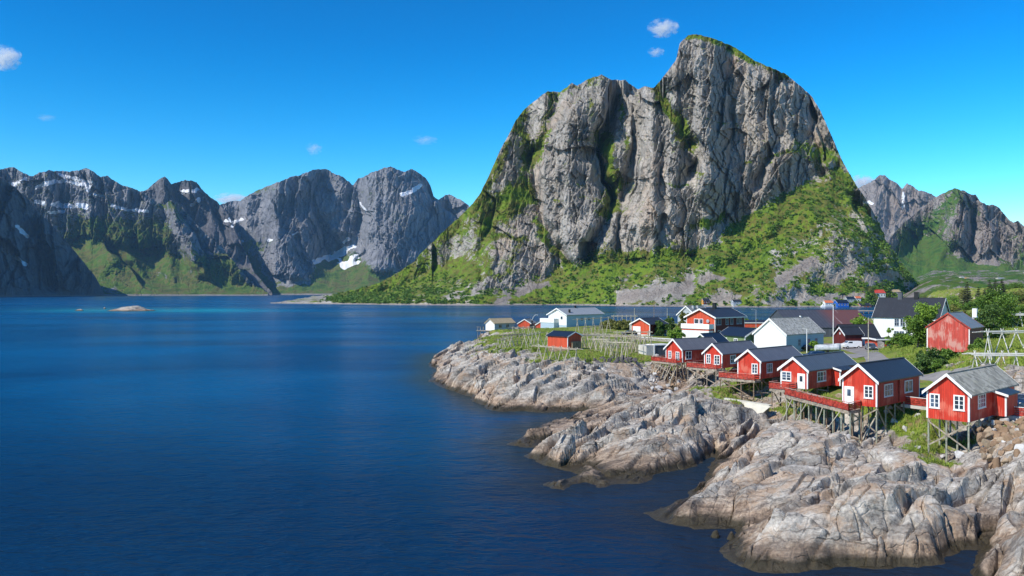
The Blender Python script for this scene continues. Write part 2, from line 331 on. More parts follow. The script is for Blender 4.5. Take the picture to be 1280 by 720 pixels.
# ------------------------------------------------------------------ distant mountains (real relief surfaces)
def interp(pts, x):
    a = np.array(sorted(pts), float); return np.interp(x, a[:, 0], a[:, 1])
def seg_dist(PX, PY, line):
    """distance to a polyline and signed side (positive = right-hand side of the downward drawn line)"""
    best = np.full(PX.shape, 1e9); side = np.zeros(PX.shape)
    for (x0, y0), (x1, y1) in zip(line[:-1], line[1:]):
        dx, dy = x1-x0, y1-y0; L2 = dx*dx+dy*dy+1e-9
        t = np.clip(((PX-x0)*dx+(PY-y0)*dy)/L2, 0, 1)
        d = np.hypot(PX-x0-t*dx, PY-y0-t*dy); sd_ = np.sign((PX-x0)*dy-(PY-y0)*dx)
        n = d < best; best = np.where(n, d, best); side = np.where(n, sd_, side)
    return best, side
def relief(name, sky_pts, base_pts, base_z, foot_pts, a_low, a_high, nc, nr, gullies=(), steps=(), grass=(), snow=(), scree=(), rough=(20, 8, 3), scale=1.0, mat=None, seed=0, jag=1.0, grass_bias=0.0, slope_grass=.35, tilt=0.0, angle_mod=None, low_grass=.3, round_fn=None):
    px0, px1 = min(p[0] for p in sky_pts), max(p[0] for p in sky_pts)
    px = np.linspace(px0, px1, nc); ys = interp(sky_pts, px); yb = interp(base_pts, px); yf = interp(foot_pts, px)
    ys = ys+jag*(fbm(px/9., px*0, 4, seed+5)*2.2+fbm(px/2.5, px*0, 3, seed+6)*.8)
    ys = np.minimum(ys, yb-1.2)
    t = np.linspace(0, 1, nr)[:, None]
    PY = yb[None]+(ys-yb)[None]*t; PX = np.broadcast_to(px[None], PY.shape).copy()
    wx = PX+fbm(PX/40, PY/40, 3, seed+1)*10; wy = PY+fbm(PX/40, PY/40, 3, seed+2)*10
    al = np.where(wy > yf[None]-2, a_low, a_high)+0*PY
    k = sstep(-9, 9, wy-yf[None]); al = a_high+(a_low-a_high)*k
    if angle_mod is not None: al = angle_mod(PX, PY, al)
    al = al-np.where(t > .93, 14*sstep(.93, 1, t), 0)
    al = al+fbm(wx/45, wy/25, 3, seed+9)*16
    ta = np.tan(np.radians(np.clip(al, 16, 80)))
    Y = np.zeros(PY.shape); Y[0] = F_PX*(CAM_H-base_z)/(yb-HZ)
    for i in range(1, nr):
        e = (HZ-PY[i-1])/F_PX; dp = PY[i]-PY[i-1]
        Y[i] = Y[i-1]-Y[i-1]/F_PX*dp/np.maximum(ta[i]-e, .25)
    m = Y[0][None]/F_PX            # metres per pixel
    D = np.zeros(PY.shape)
    for line, wd, dep in gullies:
        d, s_ = seg_dist(wx, wy, line); D += dep*np.exp(-(d/wd)**2)
    for line, dep, dec in steps:   # the wall steps back on the right of the line
        d, s_ = seg_dist(wx, wy, line)
        ymin = min(p[1] for p in line); ymax = max(p[1] for p in line)
        fade = sstep(ymin-6, ymin+14, PY)*(1-sstep(ymax-14, ymax+6, PY))
        D += fade*dep*np.where(s_ > 0, sstep(0, 3.0, d)*np.exp(-d/dec), 0)
    cl = 1-k*.85
    lx = wx+PY*tilt
    lx = lx*.45+(PX+PY*tilt)*.55; r1 = ridged(lx/38, wy/90, 3, seed+20); r2 = fbm(lx/9, wy/26, 5, seed+21)*.9; r3 = fbm(lx/4, wy/8, 4, seed+22)
    f1, f2, cid, cx, cy = worley(lx/13, wy/24, seed+30); g1, g2, gid, gx, gy = worley(wx/5, wy/7, seed+31)
    h1, h2, hid, hx, hy = worley(lx/34, wy/60, seed+33)
    rnd_ = np.zeros(PY.shape) if round_fn is None else round_fn(PX)*sstep(0, .6, t)
    D += rnd_
    D += ((hid-.5)*rough[0]*2.2+hx*rough[0]*2.2-hy*rough[0]*1.0)*cl*sstep(0, .05, t)
    D += (-r1*rough[0]*.3-r2*rough[1]*.75-r3*rough[2]+(cid-.5)*rough[1]*2.0+cx*rough[1]*2.2+(gid-.5)*rough[2]*1.5+gx*rough[2]*1.6)*cl*sstep(0, .04, t)
    D += -fbm(wx/14, wy/10, 5, seed+40)*rough[1]*.8*(.25+.5*k)-fbm(wx/3, wy/2.5, 4, seed+41)*rough[2]*.5
    D *= sstep(0, .02, t)*.9+.1*(t > 0)
    D = np.where(D > 0, D*sstep(2, 16, yb[None]-PY), D*sstep(0, 26, yb[None]-PY))
    Y2 = Y+D; Y2 = np.maximum(Y2, Y[0][None]*.97)
    X = (PX-640)/F_PX*Y2; Z = CAM_H+(HZ-PY)/F_PX*Y2
    Z[0] = -3
    # back side
    nb = 14; bt = np.linspace(0, 1, nb+1)[1:, None]
    Yb = Y2[-1][None]+bt*(Z[-1][None]*1.1+150); dirx = (px-640)/F_PX
    Xb = dirx[None]*Yb; Zb = Z[-1][None]*(1-bt)**1.2-6*bt
    gm = np.full(PY.shape, grass_bias, float)
    dz = np.gradient(Z, axis=0); dY = np.gradient(Y2, axis=0); dX = np.gradient(X, axis=1)
    steep = np.arctan2(np.abs(dz), np.maximum(dY, 1e-3)); steep = steep
    gm += slope_grass*(1-sstep(.55, 1.1, steep))
    gm += fbm(PX/30, PY/30, 4, seed+50)*.25+low_grass*k
    for line, wd, st_ in grass:
        d, s_ = seg_dist(wx, wy, line); gm += st_*np.exp(-(d/wd)**2)
    sm = np.zeros(PY.shape); cm = np.zeros(PY.shape)
    for line, wd in snow:
        d, s_ = seg_dist(PX+fbm(PX/6, PY/4, 2, seed+8)*1.5, PY, line); wq = 1.7*wd*np.clip(1+fbm(PX/7, PY/7, 2, seed+77)*1.1, .3, 2.0); sm = np.maximum(sm, 1-sstep(wq*.6, wq*1.4, d))
    for line, wd, st_ in scree:
        d, s_ = seg_dist(wx, wy, line); cm = np.maximum(cm, st_*np.exp(-(d/wd)**2)); gm -= 1.0*st_*np.exp(-(d/wd)**2)
    shore = 1-sstep(.8, 2.2, PY*0+(yb[None]-PY)); gm -= shore*2; cm = np.maximum(cm, shore*.7)
    pad = lambda a, v=0: np.concatenate([a, np.broadcast_to(a[-1][None]*1.0 if v is None else np.full((1, nc), v), (nb, nc))], 0)
    P = np.stack([np.concatenate([X, Xb], 0), np.concatenate([Y2, Yb], 0), np.concatenate([Z, Zb], 0)], -1)
    o = grid_mesh(name, P, dict(grass=pad(gm, .3), snow=pad(sm), scree=pad(cm)), mat)
    tag(o, kind='structure')
    return dict(px=px, t=t, X=X, Y=Y2, Z=Z, PX=PX, PY=PY, gm=gm, cm=cm, yb=yb, o=o)

M['mountain'] = mat_mountain('main_mountain_rock_and_grass', rock=(.43, .4, .36), warm=(.54, .41, .3), grass=(.16, .235, .025), grass2=(.09, .16, .018))
M['mountain_far'] = mat_mountain('far_mountain_rock', rock=(.25, .255, .275), warm=(.31, .29, .28), grass=(.09, .15, .025), grass2=(.045, .085, .015), sc=.4, moss=(.13, .12, .04))
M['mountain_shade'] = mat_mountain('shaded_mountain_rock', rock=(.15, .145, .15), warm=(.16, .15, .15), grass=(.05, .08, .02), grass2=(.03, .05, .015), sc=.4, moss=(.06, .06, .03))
M['mountain_right'] = mat_mountain('right_mountain_rock', rock=(.3, .27, .255), warm=(.4, .31, .27), grass=(.08, .16, .025), grass2=(.04, .1, .02), sc=.55, moss=(.1, .14, .03))

main_sky = [(338,378.6),(350,377.3),(391,370.5),(424,366.5),(447,361),(474,354),(500,339),(516,328),(530,313),(558,286),(583,263),(599,244),(610,222),(625,188),(636,168),(645,150),(655,137),(675,121),(685,114),(700,115),(715,104),(722,107),(735,99),(752,93.5),(765,100),(782,100),(790,107),(798,111),(808,108),(817,110),(830,95),(845,75),(850,54),(860,44),(870,42.5),(895,49),(920,60),(945,77),(980,91),(1000,107),(1015,121),(1025,137),(1040,171),(1055,205),(1070,231),(1080,245),(1095,271),(1107,300),(1120,320),(1137,342),(1150,356),(1165,366)]
main_base = [(338,379.2),(420,380.2),(500,381.4),(600,382),(700,381.4),(800,383),(960,384.4),(1080,384),(1130,382),(1165,380)]
main_foot = [(338,379),(440,374),(500,360),(560,350),(600,366),(640,362),(690,340),(735,330),(760,322),(790,324),(850,325),(880,305),(930,268),(960,248),(1000,228),(1040,222),(1060,235),(1090,262),(1110,290),(1130,330),(1165,375)]
def main_ang(PX, PY, al):
    al = np.where((PX > 540) & (PX < 680), al-8*(1-sstep(660, 690, PX)), al)
    hump = np.exp(-(((PX-1045)/75)**2))*sstep(265, 300, PY)*(1-sstep(345, 375, PY))
    return al+hump*10
main = relief('mountain', main_sky, main_base, 0, main_foot, 33, 67, 1150, 640, rough=(9, 5.2, 3.2), mat=M['mountain'], seed=3, tilt=.2, jag=.8,
  angle_mod=main_ang, round_fn=lambda px: 190*np.clip((780-px)/200, 0, 3)**1.7+45*np.clip((px-1000)/100, 0, 2)**2,
  gullies=[([(772,100),(762,150),(742,195),(758,235),(760,270),(735,322)], 9, 55), ([(798,108),(800,150),(790,200),(778,260),(775,310)], 6, 30),
    ([(820,104),(832,130),(850,160),(868,178)], 7, 28), ([(668,190),(672,250),(690,300),(712,332)], 6, 30), ([(700,118),(683,160),(668,200)], 6, 22),
    ([(715,140),(705,220),(715,290),(722,320)], 18, -45), ([(625,250),(600,300),(600,350)], 5, 15),
    ([(870,60),(880,140),(885,230)], 26, -38), ([(930,75),(945,150),(930,230)], 20, -30), ([(985,110),(990,180),(965,225)], 12, -22),
    ([(908,60),(915,150),(905,235)], 5, 15), ([(965,95),(970,170),(950,230)], 5, 22), ([(1010,120),(1018,180),(1030,215)], 5, 32),
    ([(830,180),(826,250),(830,310)], 5, 18), ([(858,180),(866,210),(850,230)], 5, 30), ([(800,130),(812,200),(808,280)], 14, -25),
    ([(1000,262),(1045,285),(1095,318),(1140,350)], 14, -28), ([(1040,222),(1070,262),(1100,305),(1120,335)], 8, -25), ([(1000,262),(960,300),(900,340)], 10, 18),
    ([(1055,300),(1000,345),(960,375)], 18, -18), ([(930,245),(960,285)], 6, -10)],
  steps=[([(764,100),(752,160),(742,192),(758,232),(760,262)], 130, 30), ([(1000,105),(1015,150),(1030,200)], 70, 22), ([(978,92),(985,135),(995,190)], 26, 14),
    ([(860,172),(868,195),(856,222)], 45, 10), ([(1052,240),(1078,275),(1098,312)], 90, 18), ([(1085,262),(1104,305),(1124,340)], 80, 20), ([(800,150),(795,210),(785,260)], 22, 14),
    ([(615,300),(612,335),(640,360)], 15, 12), ([(840,95),(850,140),(848,170)], 16, 12), ([(782,100),(790,160),(786,205)], 26, 14)],
  grass=[([(440,368),(500,345),(560,292),(600,245)], 13, .55), ([(600,245),(620,205),(650,150)], 9, .4), ([(652,140),(662,190),(655,245),(625,262)], 13, .6), ([(690,118),(682,160),(668,200)], 7, .6), ([(560,300),(600,270),(640,262)], 16, .45), ([(545,340),(600,330)], 18, .5), ([(470,362),(540,335)], 10, .3), ([(600,300),(640,240)], 12, .6), ([(625,345),(655,300)], 7, .35), ([(590,262),(640,180)], 9, .35), ([(870,200),(872,240)], 3, .3), ([(735,100),(740,150)], 4, .5),
    ([(520,352),(480,362),(430,370)], 12, .5), ([(575,330),(590,345)], 9, .6), ([(622,252),(662,240)], 11, .5), ([(672,278),(690,310),(706,332)], 5, .8), ([(752,170),(764,205),(772,232),(755,265)], 11, 1.0),
    ([(775,120),(785,200)], 5, .5), ([(820,104),(832,130),(850,160),(868,180)], 10, .9), ([(700,118),(720,110)], 6, .5), ([(858,46),(900,52),(935,70),(985,95)], 5, .8), ([(740,100),(752,96)], 8, .5),
    ([(672,372),(720,352),(765,330),(800,335)], 20, .9), ([(690,372),(760,360)], 10, .6), ([(800,325),(860,322),(905,318),(950,285),(1000,252)], 17, .75), ([(868,284),(905,272)], 6, .8), ([(690,250),(730,244)], 2.5, .45), ([(880,150),(925,158)], 2.5, .4), ([(930,205),(985,190)], 3, .5), ([(820,235),(860,228)], 2.5, .5), ([(700,180),(740,172)], 2.5, .4), ([(600,290),(660,300)], 4, .5), ([(950,330),(905,350)], 14, .6),
    ([(1000,185),(1040,205),(1060,232),(1025,258),(975,290)], 15, .6), ([(1000,300),(1060,300),(1110,342)], 30, .15), ([(950,370),(1000,335)], 22, .15), ([(1080,255),(1100,290)], 8, .5),
    ([(640,372),(600,376)], 8, .6), ([(870,372),(890,362)], 8, .7), ([(1015,362),(1100,362)], 10, .4)],
  scree=[([(625,377),(650,368),(685,354)], 7, .9), ([(780,371),(830,366),(862,354)], 8, .8), ([(880,353),(915,347)], 5, .8), ([(880,368),(920,372)], 8, .5), ([(770,347),(805,345)], 6, .6), ([(975,350),(1012,328)], 8, .9), ([(1040,350),(1065,330)], 7, .6), ([(1000,372),(1080,368)], 5, .6), ([(1085,350),(1110,345)], 6, .6)],
  grass_bias=-.08, slope_grass=.38)

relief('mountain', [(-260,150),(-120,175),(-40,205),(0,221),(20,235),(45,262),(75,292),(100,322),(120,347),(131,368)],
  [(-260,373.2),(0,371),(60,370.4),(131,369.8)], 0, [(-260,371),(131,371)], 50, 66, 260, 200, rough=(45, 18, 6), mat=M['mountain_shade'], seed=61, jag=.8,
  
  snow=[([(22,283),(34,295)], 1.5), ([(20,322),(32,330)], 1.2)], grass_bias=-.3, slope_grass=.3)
relief('mountain', [(-60,205),(0,212),(8,210),(18,209),(25,214),(38,220),(60,213),(80,214),(95,214),(108,210),(118,215),(125,221),(135,220),(150,231),(165,235),(178,240),(195,252),(205,256),(213,250),(222,254),(235,268),(255,290),(280,312),(300,337),(318,356),(335,366)],
  [(-60,370),(335,369.6)], 0, [(-60,320),(60,300),(130,302),(190,312),(250,335),(335,366)], 30, 54, 620, 320, rough=(34, 22, 12), mat=M['mountain_far'], seed=81, tilt=.1,
  gullies=[([(215,252),(228,290),(250,340)], 9, -170), ([(190,255),(205,300),(215,345)], 8, -60), ([(120,215),(115,270),(140,320)], 20, -120), ([(60,215),(65,260)], 12, -100), ([(170,240),(165,300)], 8, 90), ([(150,300),(180,345),(190,365)], 10, -90)],
  steps=[([(215,252),(235,285),(262,325)], 260, 40), ([(128,302),(150,330),(187,362)], 230, 34), ([(100,213),(112,250)], 90, 25)],
  grass=[([(90,300),(150,305),(190,300)], 20, .75), ([(230,330),(280,340)], 16, .6), ([(200,300),(150,330)], 14, .6), ([(160,350),(220,360),(320,364)], 10, .7), ([(205,256),(240,262)], 8, .5), ([(120,330),(190,330)], 18, .6), ([(20,300),(80,330)], 10, .3), ([(100,280),(200,285)], 12, .4), ([(140,255),(180,265)], 8, .3), ([(255,330),(300,350)], 10, .5)],
  snow=[([(46,234),(62,228),(80,226),(96,229),(112,233)], 1.5), ([(74,218),(92,223),(113,228)], 1.2), ([(108,236),(113,241),(112,243)], 1.2), ([(66,255),(90,258),(108,258)], 1.8), ([(140,257),(160,262),(184,264)], 1.0), ([(18,230),(32,225)], 1.8), ([(45,252),(55,254)], 1.4), ([(62,266),(80,265)], 1.1), ([(118,243),(130,245)], .9)],
  grass_bias=.02, slope_grass=.38)
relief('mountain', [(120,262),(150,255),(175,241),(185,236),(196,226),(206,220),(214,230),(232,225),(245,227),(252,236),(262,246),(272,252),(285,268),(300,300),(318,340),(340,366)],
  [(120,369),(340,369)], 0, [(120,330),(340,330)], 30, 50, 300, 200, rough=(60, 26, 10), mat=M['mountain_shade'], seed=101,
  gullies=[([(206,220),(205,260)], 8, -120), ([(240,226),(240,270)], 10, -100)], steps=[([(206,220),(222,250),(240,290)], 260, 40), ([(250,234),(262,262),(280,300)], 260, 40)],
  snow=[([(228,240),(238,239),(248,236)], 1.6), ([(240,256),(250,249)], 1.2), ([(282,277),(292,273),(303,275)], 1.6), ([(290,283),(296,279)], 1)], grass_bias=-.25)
relief('mountain', [(225,300),(262,262),(285,252),(300,251),(312,243),(318,240),(335,232),(350,227),(365,221),(380,217),(390,213),(398,211),(410,212),(418,218),(428,220),(436,228),(441,232),(447,224),(458,219),(470,213),(480,210),(488,208),(495,211),(505,215),(515,211),(523,216),(532,222),(538,232),(542,245),(548,250),(556,244),(562,243),(575,249),(585,256),(600,275),(640,300)],
  [(225,368.7),(640,368.7)], 0, [(225,335),(300,315),(345,345),(385,352),(400,325),(450,322),(470,345),(520,330),(560,300),(640,330)], 24, 57, 640, 380, rough=(32, 20, 12), mat=M['mountain_far'], seed=121, tilt=.15,
  gullies=[([(400,212),(385,260),(410,325)], 12, 130), ([(441,232),(452,262),(440,310),(420,330)], 7, 110), ([(350,228),(345,280),(350,340)], 14, -110), ([(310,245),(318,290),(330,330)], 12, -90), ([(352,292),(372,345)], 10, -120),
    ([(490,210),(500,270),(480,330)], 18, -150), ([(425,220),(425,290)], 10, -90), ([(515,255),(520,320)], 12, -100)],
  steps=[([(388,215),(390,260),(402,300),(412,325)], 230, 34), ([(525,222),(545,255),(580,285)], 320, 40), ([(345,288),(372,310),(398,335)], 120, 30), ([(335,245),(348,275),(350,295)], 120, 22), ([(440,290),(452,310),(440,330)], 90, 20)],
  grass=[([(300,310),(320,330),(330,360)], 14, .6), ([(400,345),(440,335),(480,352)], 16, 1.0), ([(270,290),(260,320)], 12, .5), ([(420,250),(470,240)], 10, .3), ([(500,352),(540,320),(590,280)], 16, .6), ([(290,305),(345,305)], 6, .6), ([(350,365),(460,362)], 6, .8), ([(490,270),(530,280)], 12, .35), ([(320,240),(345,235)], 8, .4)],
  snow=[([(394,328),(405,322),(418,320),(426,313),(444,308)], 1.7), ([(412,324),(420,320),(430,314)], 2.4), ([(424,325),(430,333),(445,322)], 2.0), ([(448,328),(430,334)], 1.4), ([(430,303),(435,299)], 1.2), ([(504,243),(512,240),(527,231)], 1.6), ([(450,254),(457,263)], .8), ([(293,278),(303,274)], 1.2), ([(295,306),(303,302)], 1.1), ([(336,301),(340,300)], .9), ([(366,293),(372,290)], .7)],
  grass_bias=-.16, slope_grass=.3)
# right-hand mountains
relief('mountain', [(1000,262),(1050,240),(1073,235),(1085,229),(1092,226),(1099,219),(1106,219),(1111,223),(1120,229),(1128,235.5),(1134,229),(1140,232),(1146,237),(1158,240),(1170,246),(1200,262),(1240,300)],
  [(1000,369),(1240,369)], 0, [(1000,290),(1240,290)], 30, 55, 300, 200, rough=(24, 16, 9), mat=M['mountain_right'], seed=141,
  steps=[([(1128,236),(1130,270)], 90, 20)], snow=[([(1129,240),(1129,260)], .9), ([(1086,252),(1090,255)], .9)], scree=[([(1080,270),(1110,265),(1150,270)], 14, .9)], grass_bias=-.3)
relief('mountain', [(1090,330),(1110,300),(1130,278),(1150,262),(1170,246),(1182,240),(1193,235.5),(1205,238),(1213,243),(1220,243.5),(1226,253),(1233,256),(1241,255.5),(1250,261),(1256,268),(1262,275),(1267,278),(1272.7,276),(1280,283),(1310,300),(1345,335),(1400,345)],
  [(1090,371.5),(1400,371.5)], 0, [(1090,345),(1150,300),(1180,300),(1200,320),(1250,325),(1280,335),(1400,340)], 25, 58, 560, 360, rough=(24, 16, 9), mat=M['mountain_right'], seed=161, tilt=.1,
  gullies=[([(1205,240),(1190,280),(1170,330)], 14, -90), ([(1228,255),(1240,300),(1250,330)], 12, -70), ([(1258,272),(1268,310),(1278,330)], 5, 60), ([(1222,250),(1215,310)], 6, 50)], steps=[([(1232,256),(1240,290),(1246,330)], 60, 18), ([(1205,240),(1215,290)], 60, 16)],
  grass=[([(1195,245),(1170,275),(1130,300)], 13, .7), ([(1140,310),(1190,300)], 18, .5), ([(1205,260),(1225,265)], 8, .5), ([(1120,330),(1200,340),(1280,345)], 14, .8), ([(1268,300),(1280,325)], 6, .5), ([(1130,345),(1200,345),(1280,345)], 9, .9)],
  scree=[([(1225,325),(1245,330)], 4, .8)], grass_bias=-.12, slope_grass=.35)
# ------------------------------------------------------------------ near shore terrain
def at(px, py, z=0.0, Y=None):
    if Y is None: Y = F_PX*(CAM_H-z)/(py-HZ)
    else: z = CAM_H-(py-HZ)*Y/F_PX
    return ((px-640)/F_PX*Y, Y, z)
coast_px = [(546,443),(537,456.5),(548,461),(539,475),(556,484),(585,495),(608,509),(628,514),(654,512.5),(680,515),(709,515),(732,513),(745,516),
  (737,519),(718,522),(701,528),(686,531),(663,536),(668,541),(682,545),(662,548),(640,554.4),(660,558.5),(684,557),(672,563),(660,569),(675,577.5),(703,585),(721,589),(735,595),
  (712,598),(684.6,606),(703,610),(735,602),(750,608),(773,603.5),(796,602),(819,593),(836,588),(848,584),(877,577.5),(888,569),(897,560),
  (896,575),(885,600),(866,620),(846,629),(815,641),(837.5,654),(867.5,659),(890,661),(915,659),(928,662),(917,676),(907,687.5),(924,700),(950,711),(987.5,714),(1025,712),(1055,706),(1070,707),(1119,704),(1149,709),(1175,702.5),(1197,687.5),(1227,684),(1246,676),
  (1236,690),(1231,702.5),(1229,716),(1240,760)]
coast = [at(x, y)[:2] for x, y in coast_px]
coast += [(31,44),(140,44),(260,60),(700,200),(1500,700),(2600,3500),(1750,3500),(450,900),(312,640),(232,480),(205,440),(150,425),(100,420),(60,425),(40,440),(5,430),(-10,390),(-14,350),(-13,310),(-14,280),(-16.5,262),(-20,248),(-21.5,235)]
coast = np.array(coast)
def poly_sd(X, Y, P):
    shp = X.shape; X = X.ravel(); Y = Y.ravel(); d = np.full(X.shape, 1e9); ins = np.zeros(X.shape, bool)
    n = len(P)
    for i in range(n):
        x0, y0 = P[i]; x1, y1 = P[(i+1) % n]; dx, dy = x1-x0, y1-y0
        t = np.clip(((X-x0)*dx+(Y-y0)*dy)/(dx*dx+dy*dy+1e-9), 0, 1); d = np.minimum(d, np.hypot(X-x0-t*dx, Y-y0-t*dy))
        c = ((y0 > Y) != (y1 > Y)); xx = x0+(Y-y0)*(dx)/(dy if abs(dy) > 1e-9 else 1e-9); ins ^= c & (X < xx)
    return np.where(ins, d, -d).reshape(shp)
# control points: px, py, z, grass(0 rock .. 1 soil), calm (1 = graded flat)
ctl_px = [(566,436,2.6,0,0),(585,430,3.4,.2,0),(601,422,4.2,.9,.3),(560,458,2.2,0,0),(575,470,2.4,0,0),(600,450,4.2,.1,0),(600,480,2.2,0,0),(620,495,1.6,0,0),(620,470,3.4,0,0),(620,440,5,.6,.2),(640,425,5,1,.5),
  (650,490,2.4,0,0),(650,465,4,0,0),(650,445,5.2,.3,.1),(665,440,5.6,.9,.4),(690,500,1.5,0,0),(700,480,3.2,0,0),(700,462,4.6,.1,0),(700,448,6,.6,.4),(715,436,6.6,1,.6),(740,500,1.8,0,0),(745,485,3.4,0,0),(745,462,4.6,.1,.1),(750,450,5.6,.8,.5),(760,435,6.2,1,.7),
  (770,480,3,0,0),(790,470,3.4,0,0),(795,485,1.8,0,0),(780,455,5,.7,.3),(800,440,5.6,.9,.5),(806,460,3.6,.2,.1),(822,462,1.8,0,0),(845,463,1.6,0,0),(822,445,5.4,.9,.7),(770,500,.8,0,0),(800,500,.6,0,0),(830,497,.1,0,0),(825,486,.5,0,0),(840,478,.8,0,0),(812,480,1.2,0,0),
  (760,520,.9,0,0),(790,520,1.6,0,0),(830,515,1.8,0,0),(840,505,1.6,0,0),(700,540,1,0,0),(740,535,1.5,0,0),(780,535,2,0,0),(820,530,2.4,0,0),(700,562,1.4,0,0),(740,570,1.1,0,0),(780,560,1.8,0,0),(740,590,.5,0,0),(790,585,.8,0,0),(830,560,2.2,0,0),(720,604,.5,0,0),
  (850,500,2.6,.1,0),(870,490,3.0,.6,.1),(890,487,3.4,.8,.2),(860,520,3.4,0,0),(880,510,4,0,0),(905,515,2.9,0,0),(890,513,3.6,0,0),(917,516,1.2,.1,0),(921,521,.5,0,0),(870,540,3,0,0),(900,540,2.6,0,0),(860,565,1.6,0,0),(885,555,1.8,0,0),(912,503,3.2,.6,.1),(905,492,3.2,.5,.1),
  (925,505,1.8,.6,0),(945,530,.7,.1,0),(930,524,.6,.1,0),(925,512,1.5,.5,0),(948,512,2.2,.5,0),(915,535,1.5,0,0),(910,560,1,0,0),(950,505,1.6,.5,0),(975,515,1.6,.9,.1),(975,535,1.6,.2,0),
  (960,560,2.1,0,0),(930,590,2.1,0,0),(900,620,1.4,0,0),(870,640,.8,0,0),(930,630,1.4,0,0),(940,650,.9,0,0),(1000,545,1.6,.2,0),(1000,570,2.2,0,0),(1000,600,2.5,0,0),(990,640,2.3,0,0),(980,680,1.3,0,0),
  (1030,540,1.3,.3,0),(1050,555,1.4,.2,0),(1060,580,2.2,0,0),(1050,620,2.9,0,0),(1050,660,2.3,0,0),(1045,690,.9,0,0),(1090,555,1.6,.3,0),(1085,545,1.6,.1,0),(1110,570,2.1,.2,0),(1100,600,2.8,0,0),(1110,640,2.9,0,0),(1110,670,1.9,0,0),
  (1130,545,2.2,.8,0),(1150,550,2.3,.4,0),(1150,575,2.4,.6,0),(1150,600,2.7,0,0),(1160,640,2.6,0,0),(1160,680,1.2,0,0),(1185,580,1.8,.5,0),(1211,576,1.5,.3,0),(1200,600,2.1,0,0),(1200,640,2.3,0,0),(1200,670,1.1,0,0),(1170,560,2.4,.8,0),
  (1235,590,2.2,0,0),(1260,590,3.0,0,0),(1280,590,3.4,0,0),(1250,560,4.0,0,0),(1275,555,4.6,0,0),(1230,550,2.6,0,0),(1240,620,2.2,0,0),(1270,625,2.0,0,0),(1255,650,.9,0,0),(1275,660,1.4,0,0),(1262,690,1.5,0,0),(1278,700,2,0,0),
  (1250,530,5.0,.5,.3),(1280,535,5.3,.5,.5),(1238,535,4.2,.3,0),(1140,515,4.9,.9,.3),(1165,512,5.0,.9,.3),(1150,525,3.8,.6,0),(1180,520,4.0,.4,0),
  (1120,500,5.0,1,.5),(1155,495,5.2,1,.8),(1062,500,4.9,.9,.6),(1035,492,4.6,.9,.6),(1080,485,5.2,1,.8),(1020,480,4.8,.8,.6),(1000,490,3.5,.3,.2),(985,505,2.2,.5,.1),(970,480,4.2,.5,.3),(950,475,4.0,.4,.2),(930,466,3.7,.4,.3),(900,463,3.8,.4,.3),(870,462,3.2,.3,.1),(866,464,2.6,.1,0),(850,484,.7,.1,0),
  (860,445,5.2,.6,.8),(900,450,5.3,.6,.9),(940,455,5.3,.6,.9),(985,455,5.3,.6,.9),(1010,450,5.4,.6,1),(1050,450,5.4,.6,1),(1085,455,5.4,.6,1),(1060,435,5.5,.6,1),(1000,438,5.5,.6,1),(950,436,5.5,.6,1),(900,436,5.5,.8,1),(860,425,5.6,1,1),
  (830,425,5.8,1,1),(800,422,5.9,1,1),(780,420,6,1,1),(740,422,6,1,.8),(700,418,6,1,.5),(670,418,5.2,.8,.4),(640,414,4.2,.8,.4),(612,415,3.6,.6,.3),(680,411,4.4,1,.6),(710,407,5.4,1,.6),(750,407,5.4,1,.6),(790,407,5.4,1,.8),(830,406,5.2,1,1),(880,407,5,1,1),(930,406,4.4,1,1),(1000,412,5,.6,1),(1050,418,5.2,.6,1),
  (1100,440,6.1,1,.5),(1115,450,6.0,1,.6),(1110,430,6.6,1,.6),(1130,440,7.6,1,.5),(1150,448,7.0,1,.5),(1150,432,8.0,1,.5),(1135,425,7.6,1,.6),(1095,452,5.5,.8,.9),(1130,458,5.8,1,.7),(1165,455,6.2,1,.5),(1185,452,6.6,.9,.4),(1150,472,5.4,.8,1),(1200,478,5.4,.8,1),(1270,484,5.4,.8,1),(1180,468,5.5,.9,.8),(1240,472,5.8,.4,.3),
  (1200,462,6.6,.1,0),(1200,452,8.2,.7,.1),(1235,455,8.4,.5,0),(1235,447,9.2,.9,.2),(1265,465,8.0,.1,0),(1278,468,7.6,.1,0),(1270,452,9.2,.7,.1),(1240,435,9.8,1,.3),(1275,438,9.8,1,.3),(1200,443,8.6,1,.3),(1215,430,8.8,1,.5),(1185,430,8.4,1,.5),
  (1275,475,5.7,.6,.6),(1240,420,9.6,.9,.3),(1275,412,10.5,.8,.3),(1225,410,9.0,1,.5),(1100,424,6.7,1,.8),(1180,415,8.5,1,.6)]
ctl = [(*at(p[0], p[1], p[2]), p[3], p[4]) for p in ctl_px]
ctl += [(20,260,5,1,.5),(0,300,4.2,.7,.3),(60,300,5.2,1,1),(100,300,5.4,1,1),(100,380,4,.8,1),(60,390,4,.8,1),(150,300,8,1,.4),(200,350,11,.9,.2),(160,230,9,1,.5),(200,200,10,1,.4),(120,120,6,.6,.5),(140,90,5,.5,.5),(90,70,3,0,0),(60,55,1.5,0,0),(90,95,5.3,.5,.8),(160,160,10,1,.4),
        (250,420,9,.9,.1),(300,500,13,.8,.1),(400,600,20,.8,.1),(250,300,13,.8,.3),(400,400,24,.7,.2),(350,200,18,.7,.3),(80,105,5.3,.5,.8),(180,380,6,.8,.4),(265,520,8,.7,.2),(350,640,14,.8,.1),(420,800,20,.8,.1),(150,400,3.5,.5,.5)]
cp = np.array([c for c in ctl]); 
cl = []
for i in range(len(coast)):
    a = coast[i]; b = coast[(i+1) % len(coast)]; L = np.hypot(*(b-a)); k = max(1, min(6, int(L/4)))
    if a[1] > 900 or b[1] > 900: continue
    for j in range(k): cl.append((*(a+(b-a)*j/k), 0.15, 0, 0))
